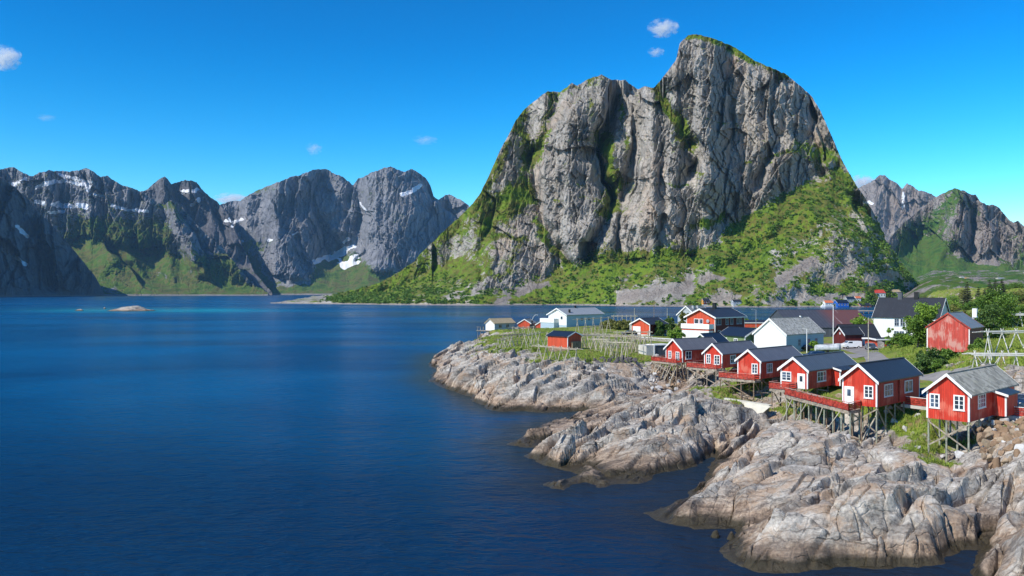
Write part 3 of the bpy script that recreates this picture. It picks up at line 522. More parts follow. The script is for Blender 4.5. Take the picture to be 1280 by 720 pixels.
cp_all = np.vstack([cp, np.array(cl)])
def _phi(r): return np.sqrt(r*r+4.0)
# work in log-polar-ish coordinates so that near detail and far plateau are balanced
def _uv(x, y): return np.stack([x, y], -1)
Pc = _uv(cp_all[:, 0], cp_all[:, 1])
A = _phi(np.hypot(Pc[:, None, 0]-Pc[None, :, 0], Pc[:, None, 1]-Pc[None, :, 1]))
A[np.diag_indices(len(A))] -= .35    # light smoothing
n_ = len(A); AA = np.zeros((n_+1, n_+1)); AA[:n_, :n_] = A; AA[n_, :n_] = 1; AA[:n_, n_] = 1
W = np.linalg.solve(AA, np.vstack([cp_all[:, 2:5], [[0, 0, 0]]]))
def _rbf(x, y):
    shp = x.shape; x = x.ravel(); y = y.ravel(); out = np.zeros((len(x), 3))
    for i in range(0, len(x), 20000):
        r = _phi(np.hypot(x[i:i+20000, None]-Pc[None, :, 0], y[i:i+20000, None]-Pc[None, :, 1])); out[i:i+20000] = r@W[:-1]+W[-1]
    return out.reshape(*shp, 3)
# coarse sampling in (direction, log distance), bilinear afterwards
CU = np.linspace(-.32, 1.15, 330); CV = np.linspace(math.log(40), math.log(1100), 420)
_cu, _cv = np.meshgrid(CU, CV); _cy = np.exp(_cv); _cx = _cu*_cy
_G = _rbf(_cx, _cy); _SD = poly_sd(_cx, _cy, coast)
def base_eval(x, y):
    x = np.asarray(x, float); y = np.asarray(y, float)
    u = np.clip((x/y-CU[0])/(CU[1]-CU[0]), 0, len(CU)-1.001); v = np.clip((np.log(y)-CV[0])/(CV[1]-CV[0]), 0, len(CV)-1.001)
    i = u.astype(int); j = v.astype(int); fu = (u-i)[..., None]; fv = (v-j)[..., None]
    G = np.concatenate([_G, _SD[..., None]], -1)
    g = (G[j, i]*(1-fu)+G[j, i+1]*fu)*(1-fv)+(G[j+1, i]*(1-fu)+G[j+1, i+1]*fu)*fv
    return g[..., 0], np.clip(g[..., 1], 0, 1), np.clip(g[..., 2], 0, 1), g[..., 3]
def terrain(x, y):
    """height, grass, calm, signed distance to the water's edge"""
    z, gr, calm, sd_ = base_eval(x, y)
    sdw = sd_+fbm(x/6, y/6, 4, 3)*1.5+.45+fbm(x/1.4, y/1.4, 3, 4)*.35
    calm = sstep(.25, .75, calm)
    u = (x*.70+y*.714); v = (x*.714-y*.70)
    wu = u+fbm(x/14, y/14, 3, 11)*5; wv = v+fbm(x/14, y/14, 3, 12)*4
    amp = (1-calm)*sstep(-.8, 1.4, sdw)
    d = ridged(wu/26, wv/9, 3, 21)*.9+fbm(wu/14, wv/6, 3, 22)*.6
    q = wv/4.2+fbm(wu/22, wv/11, 3, 23)*1.5; fr = q-np.floor(q)
    d += (np.where(fr < .88, fr/.88, (1-fr)/.12)-.5)*1.6*(.35+.65*sstep(-.2, .35, fbm(x/22, y/22, 2, 24)))
    f1, f2, cid, cx, cy = worley(wu/9.5, wv/4.0, 31)
    blk = sstep(-.25, .3, fbm(x/13, y/13, 3, 32))
    d += ((cid-.5)*1.5+cx*1.5-cy*.5)*(.25+.75*blk)-(1-sstep(.0, .13, f2-f1))*1.0*(.35+.65*blk)
    g1, g2, gid, gx, gy = worley(wu/2.6, wv/1.15, 41); blk2 = sstep(-.2, .2, fbm(x/8, y/8, 3, 42))
    d += ((gid-.5)*.42+gx*.3-gy*.2)*(.1+.9*blk2)-(1-sstep(0, .16, g2-g1))*.4*(.2+.8*blk2)
    d += fbm(x/.9, y/.9, 4, 51)*.09+ridged(wu/7, wv/.9, 3, 52)*.13
    soft = 1-.75*gr
    low = sstep(-.2, 1.6, z)
    z2 = np.where(z > 0, z, z*.5)+d*amp*soft*(.6+.4*low)+fbm(x/6, y/6, 3, 61)*.18*(1-calm)
    far = sstep(380, 520, y)
    z2 += far*(fbm(x/60, y/60, 5, 71)*9+ridged(x/35, y/35, 4, 72)*3)*sstep(10, 60, sd_)
    edge = sstep(.0, 1.0, sdw)
    z3 = np.where(sdw > 0, np.maximum(z2, .12)*edge+(.25*sdw)*(1-edge), np.maximum(sdw*.6, -3.0))
    gn = fbm(x/5, y/5, 5, 81)*.55+fbm(x/1.2, y/1.2, 3, 82)*.2
    g = gr+gn*(1-.5*calm)+.1*sstep(2.2, 3.2, z3)
    g = g-.5*(1-sstep(1.0, 2.4, z3))
    return z3, g, calm, sdw
def ground(x, y):
    return float(terrain(np.array([float(x)]), np.array([float(y)]))[0][0])
cols = np.concatenate([np.arange(515, 1300, 1.0), np.arange(1300, 1700, 4.)]); rows = np.exp(np.linspace(math.log(46.), math.log(1000.), 1280))
gx_, gy_ = np.meshgrid((cols-640)/F_PX, rows); gx_ = gx_*gy_
tz, tg, tc, ts = terrain(gx_, gy_)
# ------- materials of the shore
n = N('shore_rock_and_grass'); v = n.pos(); vr = n.pos(rot=(0, 0, R(-45.5)), scale=(1, 1, 1)); vs = n.pos(rot=(0, 0, R(-45.5)), scale=(.35, 1.6, 1.0))
zz = n.z(); f1 = n.noise(v, .35, 8, .72); f2 = n.noise(vs, .8, 7, .7, .6); f3 = n.noise(v, 3.2, 7, .78)
f = n.math('ADD', n.math('ADD', n.math('MULTIPLY', f1, .3), n.math('MULTIPLY', f2, .35)), n.math('MULTIPLY', f3, .35))
rk = n.ramp(f, [(.38, (.07, .06, .05)), (.44, (.23, .21, .185)), (.51, (.44, .4, .345)), (.59, (.66, .615, .54))])
crk = n.n('ShaderNodeTexVoronoi', feature='DISTANCE_TO_EDGE', i_Scale=.55)
wv_ = n.n('ShaderNodeVectorMath', operation='ADD'); nzv = n.n('ShaderNodeTexNoise', i_Scale=.8, i_Detail=4); n.l(v, nzv.inputs['Vector']); n.l(vs, wv_.inputs[0]); n.l(nzv.outputs['Color'], wv_.inputs[1]); n.l(wv_.outputs[0], crk.inputs['Vector'])
ck = n.ramp(crk.outputs['Distance'], [(.0, 1.), (.045, 0.)])
rk = n.mix(n.math('MULTIPLY', ck, n.ramp(n.noise(v, .3, 3), [(.45, .0), (.6, .9)])), rk, (.09, .075, .06))
warm = n.ramp(n.noise(v, .22, 6, .7), [(.51, 0.), (.6, .6)]); rk = n.mix(warm, rk, (.44, .29, .18))
zn = n.math('ADD', zz, n.math('MULTIPLY', n.math('SUBTRACT', n.noise(v, .3, 6, .7), .5), 3.2))
tan = n.ramp(n.math('MULTIPLY', zn, .2), [(.0, 1.), (.22, .9), (.42, 0.)])
rk = n.mix(n.math('MULTIPLY', tan, .85), rk, n.ramp(f, [(.42, (.1, .065, .042)), (.5, (.33, .225, .15)), (.6, (.55, .41, .28))]))
stain = n.ramp(n.noise(n.pos(rot=(0, 0, R(-45.5)), scale=(.16, 1, .6)), .3, 7, .75, .4), [(.5, 0.), (.6, .8)])
rk = n.mix(n.math('MULTIPLY', stain, n.ramp(n.math('MULTIPLY', zz, .2), [(.15, 1.), (.6, .5)])), rk, (.12, .09, .07))
zw = n.math('ADD', zz, n.math('MULTIPLY', n.math('SUBTRACT', n.noise(v, .7, 6, .7), .5), 1.3))
weed = n.math('MULTIPLY', n.ramp(zw, [(.22, 1.), (.5, 0.)]), n.ramp(n.noise(v, .16, 5, .7), [(.4, .25), (.6, 1.)]))
rk = n.mix(n.math('MULTIPLY', weed, .85), rk, n.ramp(f3, [(.4, (.07, .055, .03)), (.6, (.36, .28, .13))]))
wet = n.ramp(n.math('ADD', zz, n.math('MULTIPLY', n.math('SUBTRACT', f1, .4), 1.2)), [(.6, 1.), (1.25, 0.)]); rk = n.mix(n.math('MULTIPLY', wet, .9), rk, (.035, .03, .018))
g = n.attr('grass'); gn = n.noise(v, 1.1, 7, .75)
gf = n.ramp(n.math('ADD', g, n.math('MULTIPLY', n.math('SUBTRACT', gn, .5), .9)), [(.5, 0.), (.6, 1.)])
gc = n.ramp(n.noise(v, .28, 8, .78), [(.36, (.06, .075, .015)), (.43, (.12, .17, .022)), (.5, (.2, .27, .035)), (.55, (.24, .22, .06)), (.6, (.22, .16, .085)), (.68, (.15, .2, .03))])
gravel = n.ramp(n.noise(v, 2.5, 6, .8), [(.35, (.24, .21, .18)), (.65, (.46, .43, .38))])
soil = n.mix(n.ramp(g, [(.62, 0.), (.8, 1.)]), gravel, gc)
col = n.mix(gf, rk, gc)
hb = n.math('ADD', n.math('ADD', n.math('MULTIPLY', f2, .7), n.math('MULTIPLY', f3, .5)), n.math('MULTIPLY', ck, -.35))
nr_ = n.bump(n.noise(v, 9, 6, .75), .5, .05, n.bump(hb, .7, .45))
M['shore'] = n.fin(col, n.ramp(wet, [(0., .88), (1., .35)]), nr_, Specular_IOR_Level=.2)
o = grid_mesh('rocky_shore', np.stack([gx_, gy_, tz], -1), dict(grass=tg), M['shore'], smooth=False); tag(o, kind='structure')
# valley hills beyond the village on the right
hu = np.linspace((1088-640)/F_PX, (1420-640)/F_PX, 420); hv = np.exp(np.linspace(math.log(900), math.log(3200), 420))
HX, HY = np.meshgrid(hu, hv); HX = HX*HY
hz_ = 20+(HY-900)*.034+fbm(HX/120, HY/160, 6, 91)*15+ridged(HX/60, HY/60, 4, 92)*4
HPX = 640+F_PX*HX/HY
hz_ = hz_+0.; HZF = hz_; hz_ = np.where(HY < 1000, hz_-(1000-HY)*.1, hz_)
hz_ = hz_*sstep(1090, 1175, HPX)-4*(1-sstep(1090, 1150, HPX))
o = grid_mesh('hills', np.stack([HX, HY, hz_], -1), dict(grass=.6+fbm(HX/90, HY/90, 5, 93)*.7, scree=HX*0), M['mountain_right']); tag(o, kind='structure')
# ------------------------------------------------------------------ water
n = N('sea_water'); v = n.pos(); 
a1 = n.noise(n.pos(rot=(0, 0, R(25)), scale=(.6, 1, 1)), .45, 3, .55, .4); a2 = n.noise(n.pos(rot=(0, 0, R(-15)), scale=(.55, 1.2, 1)), 1.5, 4, .6, .5); a3 = n.noise(n.pos(scale=(.7, 1.1, 1)), .09, 5, .6)
h = n.math('ADD', n.math('ADD', n.math('MULTIPLY', a1, 1.0), n.math('MULTIPLY', a2, .3)), n.math('MULTIPLY', a3, .6))
c0 = n.ramp(n.noise(n.pos(scale=(.5, 1, 1)), .012, 4, .6, .8), [(.35, (.0002, .034, .105)), (.65, (.0005, .078, .2))])
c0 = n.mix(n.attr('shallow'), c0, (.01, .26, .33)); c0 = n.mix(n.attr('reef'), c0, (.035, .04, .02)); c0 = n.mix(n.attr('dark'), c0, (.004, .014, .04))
M['water'] = n.fin(c0, n.ramp(n.noise(n.pos(scale=(.25, 1, 1)), .008, 5, .65, .6), [(.4, .14), (.62, .28)]), n.bump(h, .75, .7), IOR=1.33, Specular_IOR_Level=.05)
wcols = np.concatenate([np.arange(-900, -60, 40.), np.arange(-60, 1400, 8.), np.arange(1400, 2400, 40.)]); wrows = np.concatenate([[8, 18, 28, 36], np.exp(np.linspace(math.log(42), math.log(9000), 320)), [20000.]])
WX, WY = np.meshgrid((wcols-640)/F_PX, wrows); WX = WX*WY
WPX = 640+F_PX*WX/WY; WPY = HZ+F_PX*CAM_H/WY
sh = np.exp(-((WPY-388)/2.6)**2)*(np.exp(-((WPX-110)/75)**2)*.6+np.exp(-((WPX-250)/90)**2)*.75)
inner = (WX/WY > CU[0]) & (WX/WY < CU[-1]) & (WY > 42) & (WY < 1000)
sdn = np.where(inner, base_eval(WX, WY)[3], -999)
reef = np.exp(-(np.minimum(sdn, 0)/6.5)**2)*.8*(WY < 250)
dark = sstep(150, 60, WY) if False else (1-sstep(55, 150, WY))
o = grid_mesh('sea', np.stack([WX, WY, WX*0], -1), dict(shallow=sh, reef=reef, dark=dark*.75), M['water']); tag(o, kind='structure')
# small skerries on the left
def skerry(px0, px1, py, h, seed):
    Y = F_PX*CAM_H/(py-HZ); x0 = (px0-640)/F_PX*Y; x1 = (px1-640)/F_PX*Y
    gx, gy = np.meshgrid(np.linspace(x0, x1, 120), np.linspace(Y, Y+(x1-x0)*.8, 60))
    u = (gx-x0)/(x1-x0)*2-1; vv = (gy-Y)/((x1-x0)*.8)*2-1
    r = np.sqrt(u*u+vv*vv)+fbm(gx/12, gy/12, 4, seed)*.35
    z = h*sstep(1.0, .0, r) if False else h*(1-sstep(.1, 1.0, r))*(1+.35*np.tanh(u*1.5))+ridged(gx/9, gy/9, 4, seed+1)*.5*(1-sstep(.3, 1, r))-1.0*sstep(.75, 1.1, r)
    o = grid_mesh('skerry', np.stack([gx, gy, z], -1), dict(grass=gx*0-1), M['shore']); return tag(o, kind='structure')
skerry(122, 185, 389.3, 4.6, 201); skerry(90, 103, 388.6, 1.4, 205); skerry(127, 132, 386, 1.8, 207)
for i, (a, b, c, d) in enumerate([(908,923,676,.35),(889,901,673,.3),(858,868,605,.0)][:2]): skerry(a, b, c, d, 211+i*3)
# ------------------------------------------------------------------ roads and gravel
def strip(name, pts, width, mat, lift=.07, step=1.5):
    P = [Vector((p[0], p[1], 0)) for p in pts]; Q = []
    for a, b in zip(P[:-1], P[1:]):
        k = max(1, int((b-a).length/step)); Q += [a.lerp(b, i/k) for i in range(k)]
    Q.append(P[-1]); V = np.zeros((len(Q), 9, 3))
    for i, q in enumerate(Q):
        d = (Q[min(i+1, len(Q)-1)]-Q[max(i-1, 0)]).normalized(); nrm = Vector((d.y, -d.x, 0)); wd = width(i/(len(Q)-1)) if callable(width) else width
        for j in range(9):
            p = q+nrm*wd*(j/8-.5); V[i, j] = (p.x, p.y, 0)
    z = terrain(V[..., 0], V[..., 1])[0]
    zs = z.copy()
    for _ in range(3): zs[1:-1] = (zs[:-2]+zs[1:-1]+zs[2:])/3
    V[..., 2] = np.maximum(zs, z)+lift; V[:, 0, 2] -= .12; V[:, -1, 2] -= .12
    o = grid_mesh(name, V, {}, mat); return tag(o, kind='structure')
n = N('worn_asphalt'); v = n.pos(); M['asphalt'] = n.fin(n.ramp(n.noise(v, .5, 7, .7), [(.3, (.17, .16, .155)), (.7, (.29, .275, .26))]), .9, n.bump(n.noise(v, 6, 4), .3, .02))
n = N('gravel_track'); v = n.pos(); M['gravel'] = n.fin(n.ramp(n.noise(v, 1.2, 7, .8), [(.3, (.3, .26, .2)), (.7, (.5, .45, .38))]), .95, n.bump(n.noise(v, 6, 5), .5, .03))
strip('road', [at(1050,431,5.5), at(1074,437,5.5), at(1088,447,5.4), at(1105,458,5.4), at(1125,467,5.4), at(1165,474,5.4), at(1210,479,5.4), at(1275,485,5.4), at(1330,490,5.4)], lambda t: 11-7*min(1, max(0, (t-.1)/.3)), M['asphalt'])
strip('road', [at(960,446,5.4), at(1000,447,5.4), at(1050,445,5.4), at(1085,449,5.4)], 6, M['asphalt'], .09)
strip('gravel_track', [at(722,416,6), at(760,420,6), at(800,419,6), at(832,419,5.8)], 4.5, M['gravel'])
strip('road', [at(1285,500,5.4), at(1262,516,5.4), at(1290,524,5.3)], 3.5, M['gravel'], .1)
# ------------------------------------------------------------------ buildings
def P_(m, s, t, z): return (s, m*t, z)
class House:
    """local frame: s along the ridge from the front gable, t across from the visible eaves side, m=-1 mirrors"""
    def __init__(h, name, label, cat, X, Y, th, z, W, L, hh, r, m=1, wall='red', roof='roof_dark', trim='trim', ov=.35, side_wall=None, group=None, thick=.14, corner=True, barge=.2, fascia=False):
        h.e = empty(name, (X, Y, z), th); tag(h.e, label, cat, group); h.m, h.W, h.L, h.h, h.r, h.ov, h.z0 = m, W, L, hh, r, ov, z
        h.trim = trim; mm = m
        b = MB(); v = [P_(mm, 0, 0, 0), P_(mm, L, 0, 0), P_(mm, L, W, 0), P_(mm, 0, W, 0), P_(mm, 0, 0, hh), P_(mm, L, 0, hh), P_(mm, L, W, hh), P_(mm, 0, W, hh), P_(mm, 0, W/2, hh+r), P_(mm, L, W/2, hh+r)]
        b.add(v, [(0,1,2,3),(0,1,5,4),(2,3,7,6),(0,4,8,7,3),(1,2,6,9,5),(4,5,9,8),(7,8,9,6)])
        h.wall = b.build('wall', M[wall], h.e)
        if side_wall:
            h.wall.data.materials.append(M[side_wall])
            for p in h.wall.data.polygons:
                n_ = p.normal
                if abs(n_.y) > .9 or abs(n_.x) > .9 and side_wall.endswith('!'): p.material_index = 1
        sl = r/(W/2); h.sl = sl
        def chevron(s0, s1, d0, d1, ovt=ov):
            b = MB(); y0, y1 = -ovt, W+ovt; ze = hh-sl*ovt
            prof = [(y0, ze+d0), (W/2, hh+r+d0), (y1, ze+d0), (y1, ze+d1), (W/2, hh+r+d1), (y0, ze+d1)]
            vs = [P_(mm, s0, y, z) for y, z in prof]+[P_(mm, s1, y, z) for y, z in prof]
            b.add(vs, [(0,1,4,5),(1,2,3,4),(6,11,10,7),(7,10,9,8),(0,6,7,1),(1,7,8,2),(2,8,9,3),(3,9,10,4),(4,10,11,5),(5,11,6,0)]); return b
        h.chev = chevron
        h.roof = chevron(-ov, L+ov, .02, .02+thick).build('roof', M[roof], h.e)
        b = MB(); b.box(-ov+.03, L+ov-.03, mm*(W/2)-.13, mm*(W/2)+.13, hh+r+.13, hh+r+thick+.06); b.build('ridge_cap', M[roof], h.roof)
        if trim:
            chevron(-ov-.05, -ov-.004, .02-barge, .04+thick).build('bargeboard', M[trim], h.roof)
            chevron(L+ov+.004, L+ov+.05, .02-barge, .04+thick).build('bargeboard', M[trim], h.roof)
            if corner:
                for s, t in ((0, 0), (0, W), (L, 0), (L, W)):
                    b = MB(); a = -.03 if s == 0 else L-.14; c = -.03 if t == 0 else W-.14
                    b.box(a, a+.17, mm*c, mm*(c+.17), .02, hh-.03+(.05 if s else 0)); b.build('corner_board', M[trim], h.e)
            if fascia:
                b = MB(); b.box(-ov, L+ov, mm*(-ov-.04), mm*(-ov-.004), hh-sl*ov-.12, hh-sl*ov+thick); b.build('fascia', M[trim], h.roof)
    def wbox(h, b, face, a0, a1, z0, z1, d0, d1):
        if face == 'g': b.box(-d1, -d0, h.m*a0, h.m*a1, z0, z1)
        elif face == 's': b.box(a0, a1, h.m*-d0, h.m*-d1, z0, z1)
        elif face == 'S': b.box(a0, a1, h.m*(h.W+d0), h.m*(h.W+d1), z0, z1)
    def window(h, face, a, z, w, hgt, nc=2, nr=3, cas=.13, parent=None, off=0, glass='glass', frame=None):
        b = MB(); a0, a1, z0, z1 = a-w/2, a+w/2, z, z+hgt
        h.wbox(b, face, a0, a1, z0, z0+cas, off-.02, off+.07); h.wbox(b, face, a0, a1, z1-cas, z1, off-.02, off+.07)
        h.wbox(b, face, a0, a0+cas, z0+cas, z1-cas, off-.02, off+.066); h.wbox(b, face, a1-cas, a1, z0+cas, z1-cas, off-.02, off+.066)
        iw = w-2*cas; ih = hgt-2*cas
        for i in range(1, nc):
            c = a0+cas+iw*i/nc; tk = .11 if nc == 2 else .06; h.wbox(b, face, c-tk/2, c+tk/2, z0+cas, z1-cas, off-.02, off+.05)
        for i in range(1, nr):
            c = z0+cas+ih*i/nr; h.wbox(b, face, a0+cas, a1-cas, c-.025, c+.025, off-.02, off+.04)
        h.wbox(b, face, a0-.05, a1+.05, z0-.05, z0, off-.02, off+.1)
        o = b.build('window', M[frame or h.trim or 'trim'], parent or h.e)
        b = MB(); h.wbox(b, face, a0+cas*.8, a1-cas*.8, z0+cas*.8, z1-cas*.8, off-.03, off+.02); b.build('pane', M[glass], o)
        return o
    def door(h, face, a, z, w=.95, hgt=2.05, mat='trim', glass=True, off=0):
        b = MB(); h.wbox(b, face, a-w/2-.1, a+w/2+.1, z, z+hgt+.1, off-.02, off+.05); h.wbox(b, face, a-w/2, a+w/2, z+.03, z+hgt, off+.05, off+.075)
        o = b.build('door', M[mat], h.e)
        if glass:
            b = MB(); h.wbox(b, face, a-w*.22, a+w*.22, z+hgt*.5, z+hgt*.88, off+.07, off+.085); b.build('pane', M['glass'], o)
        b = MB(); h.wbox(b, face, a-w*.42, a-w*.34, z+.95, z+1.0, off+.075, off+.12); b.build('handle', M['black'], o)
        return o
    def plinth(h, hgt, mat='concrete', out=.03):
        b = MB(); b.box(out*-1+.06, h.L-.06+out, h.m*.05, h.m*(h.W-.05), -hgt, -.003); return b.build('foundation', M[mat], h.e)
    def chimney(h, s, w=.5, hgt=1.0, mat='black', t=None, d=None):
        t = h.W/2 if t is None else t; zt = h.h+h.r-abs(t-h.W/2)*h.sl; b = MB(); d = d or w
        b.box(s-w/2, s+w/2, h.m*(t-d/2), h.m*(t+d/2), zt-.5, zt+hgt); o = b.build('chimney', M[mat], h.roof)
        b = MB(); b.box(s-w/2-.06, s+w/2+.06, h.m*(t-d/2-.06), h.m*(t+d/2+.06), zt+hgt+.003, zt+hgt+.1); b.build('chimney_cap', M['black'], o); return o
    def world(h, s, t):
        th = h.e.rotation_euler[2]; y = h.m*t; return h.e.location.x+s*math.cos(th)-y*math.sin(th), h.e.location.y+s*math.sin(th)+y*math.cos(th)
    def porch(h, s0, s1, p, hgt=2.15, roof='roof_dark', wall='red', trim='trim'):
        b = MB(); b.box(s0, s1, h.m*-p, h.m*-.004, .0, hgt); b.add([P_(h.m, s0, 0, hgt), P_(h.m, s0, 0, hgt+.35), P_(h.m, s0, -p, hgt), P_(h.m, s1, 0, hgt), P_(h.m, s1, 0, hgt+.35), P_(h.m, s1, -p, hgt)], [(0,1,2),(3,4,5),(1,2,5,4)])
        o = b.build('porch', M[wall], h.e)
        b = MB(); z1 = hgt+.52; z2 = hgt+.08; e = .3
        b.add([P_(h.m, s0-e, .05, z1), P_(h.m, s1+e, .05, z1), P_(h.m, s1+e, -p-e, z2), P_(h.m, s0-e, -p-e, z2), P_(h.m, s0-e, .05, z1+.1), P_(h.m, s1+e, .05, z1+.1), P_(h.m, s1+e, -p-e, z2+.1), P_(h.m, s0-e, -p-e, z2+.1)],
              [(0,1,2,3),(4,5,6,7),(0,1,5,4),(1,2,6,5),(2,3,7,6),(3,0,4,7)]); b.build('porch_roof', M[roof], o)
        b = MB(); b.add([P_(h.m, s0-e-.04, .05, z1-.12), P_(h.m, s0-e-.005, .05, z1-.12), P_(h.m, s0-e-.005, -p-e, z2-.12), P_(h.m, s0-e-.04, -p-e, z2-.12), P_(h.m, s0-e-.04, .05, z1+.13), P_(h.m, s0-e-.005, .05, z1+.13), P_(h.m, s0-e-.005, -p-e, z2+.13), P_(h.m, s0-e-.04, -p-e, z2+.13)],
              [(0,1,2,3),(4,5,6,7),(0,1,5,4),(1,2,6,5),(2,3,7,6),(3,0,4,7)]); b.build('bargeboard', M[trim], o)
        b = MB(); b.box(s0-.03, s0+.13, h.m*(-p-.03), h.m*(-p+.13), .02, hgt-.02); b.build('corner_board', M[trim], o)
        return o
def railing_mb(b, p, q, hgt=.95, n=3, post=1.5, base=0.0):
    p = Vector(p); q = Vector(q); L = (q-p).length; k = max(1, round(L/post))
    for i in range(k+1):
        c = p.lerp(q, i/k); b.beam(c+Vector((0, 0, base)), c+Vector((0, 0, hgt)), .09)
    for j in range(n):
        z = hgt*(.2+.6*j/max(1, n-1)); b.beam(p+Vector((0, 0, z)), q+Vector((0, 0, z)), .04, .15)
    return b
def stilts(h, s_list, t_list, top=-.02, mat='wood_old', r=.09, name='stilt', brace=True, lean=.0, sink=.4, bm='wood_old'):
    pts = {}
    for s in s_list:
        for t in t_list:
            x, y = h.world(s, t); g = ground(x, y); zb = g-h.z0-sink
            if zb > top-.25: continue
            b = MB(); jx, jy = random.uniform(-lean, lean), random.uniform(-lean, lean)
            b.tube(P_(h.m, s+jx, t+jy, zb), P_(h.m, s, t, top), r*1.05, r*.9); b.build(name, M[mat], h.e); pts[(s, t)] = zb
    b = None
    if brace:
        for t in t_list[:1]+t_list[-1:]:
            ss = [s for s in s_list if (s, t) in pts]
            for a, c in zip(ss[:-1], ss[1:]):
                if min(pts[(a, t)], pts[(c, t)]) < -1.2:
                    b = MB(); b.beam(P_(h.m, a, t-.12, top-.25), P_(h.m, c, t-.12, max(pts[(c, t)]+.6, top-2.8)), .07, .14); b.build('brace', M[bm], h.e)
        for s in s_list[:1]:
            tt = [t for t in t_list if (s, t) in pts]
            if len(tt) > 1 and pts[(s, tt[0])] < -1.2:
                b = MB(); b.beam(P_(h.m, s-.13, tt[0], top-.25), P_(h.m, s-.13, tt[-1], max(pts[(s, tt[-1])]+.6, top-2.8)), .07, .14); b.build('brace', M[bm], h.e)
                b = MB(); b.beam(P_(h.m, s-.2, tt[-1], top-.25), P_(h.m, s-.2, tt[0], max(pts[(s, tt[0])]+.6, top-2.8)), .07, .14); b.build('brace', M[bm], h.e)
    return pts
def front_deck(h, d, t0, t1, zt=-.12, steps=True, inner_t=None):
    """deck in front of the gable from s=-d..0, t0..t1, and if inner_t wraps back along the far side"""
    b = MB(); k = 0; s = -d
    b.box(-d, -.06, h.m*t0, h.m*t1, zt-.1, zt); b.box(-d-.03, -d+.05, h.m*t0, h.m*t1, zt-.34, zt-.103)
    b.box(-d+.06, -.06, h.m*t0+.0, h.m*(t0+.08), zt-.34, zt-.103); b.box(-d+.06, -.06, h.m*(t1-.08), h.m*t1, zt-.34, zt-.103)
    if inner_t: b.box(-.057, inner_t, h.m*(h.W+.06), h.m*t1, zt-.1, zt)
    dk = b.build('deck', M['wood_old'], h.e)
    b = MB(); railing_mb(b, P_(h.m, -d, t0, zt), P_(h.m, -d, t1, zt), n=4); railing_mb(b, P_(h.m, -d, t1, zt), P_(h.m, inner_t or 0, t1, zt), n=4); railing_mb(b, P_(h.m, -d, t0, zt), P_(h.m, -.1, t0, zt), n=3)
    rl = b.build('railing', M['red_wood'], dk)
    b = MB()
    for p, q in (((-d, t0), (-d, t1)), ((-d, t1), (inner_t or 0, t1)), ((-d, t0), (-.1, t0))): b.beam(P_(h.m, *p, zt+1.0), P_(h.m, *q, zt+1.0), .13, .05)
    b.build('handrail', M['rail_top'], dk); return dk
G6 = None
# --- F
hF = House('stilt_cabin', 'nearest red stilt cabin, with mossy grey slate roof, above brown boulders', 'cabin', 46.27, 81.34, .74, 5.8, 4.08, 14.4, 2.93, 1.75, roof='slate_warm', barge=.16)
hF.window('g', 3.3, 1.12, 1.0, 1.5); hF.window('g', .95, 1.12, 1.05, 1.55); hF.window('s', 3.6, 1.12, 2.3, 1.5, 4, 3)
hF.porch(7, 10.8, 1.3); stilts(hF, [.12, 3.2, 6.3], [.1, 2.2, 3.95], mat='wood_green', r=.1)
# --- E
hE = House('stilt_cabin', 'red cabin with nearly black roof at the near end of the long deck', 'cabin', 42.1, 92.74, .74, 5.69, 4.07, 12.3, 3.1, 1.7, roof='roof_dark')
hE.door('g', 3.25, .0); hE.window('g', .95, .95, 1.1, 1.5); hE.window('s', 3.1, 1.0, 2.4, 1.5, 3, 2); hE.window('s', 8.9, 1.0, 2.4, 1.5, 2, 1, glass='glass_far')
stilts(hE, [.12, 2.6, 5.2, 7.8], [.1, 2.1, 3.95], mat='wood_green'); hE.chimney(.9, .25, .5) if False else None
b = MB(); b.box(6.0, 6.12, -.16, -.03, .1, 3.0); b.build('downpipe', M['red_wood'], hE.e)
# --- D
hD = House('stilt_cabin', 'red cabin with smooth blue-grey roof and side porch beyond the long deck', 'cabin', 41.54, 112.94, .75, 5.32, 4.09, 15.0, 2.75, 1.57, roof='roof_grey2', barge=.24)
hD.window('g', 3.2, .95, 1.5, 1.35, 2, 3); hD.door('g', .95, .0); hD.window('s', 4.1, .8, 2.7, 1.5, 3, 2); hD.porch(7.3, 11.2, 1.3)
front_deck(hD, 2.3, 1.6, 4.6); stilts(hD, [-2.1, .3, 3.2, 6.5], [.2, 2.1, 4.3], mat='wood_brown')
# --- C
hC = House('stilt_cabin', 'red cabin with a single white gable window, third cabin from the left', 'cabin', 38.6, 124.9, .75, 5.47, 4.0, 13.2, 2.85, 1.55, roof='roof_grey')
hC.window('g', .98, .75, 1.05, 1.6); hC.window('s', 2.7, .8, 1.7, 1.5, 3, 2); front_deck(hC, 1.9, -.1, 6.2, inner_t=4.5)
stilts(hC, [-1.8, .6, 3.8, 7, 10.2], [.1, 2.3, 4.4, 6.0], mat='wood_brown', bm='wood_brown')
# --- B
hB = House('stilt_cabin', 'red cabin with ribbed grey roof, second from the left of the row', 'cabin', 38.08, 145.72, .75, 5.16, 3.75, 12.4, 2.72, 1.62, roof='roof_grey')
hB.window('g', 2.85, .7, .95, 1.75); hB.window('g', 1.05, .6, 1.2, 1.75); hB.window('s', 3.6, .65, 1.9, 1.6, 3, 2); front_deck(hB, 1.9, -.05, 6.3, inner_t=4)
stilts(hB, [-1.8, .7, 4, 7.5], [.1, 2.0, 4.2, 6.1], mat='wood_old')
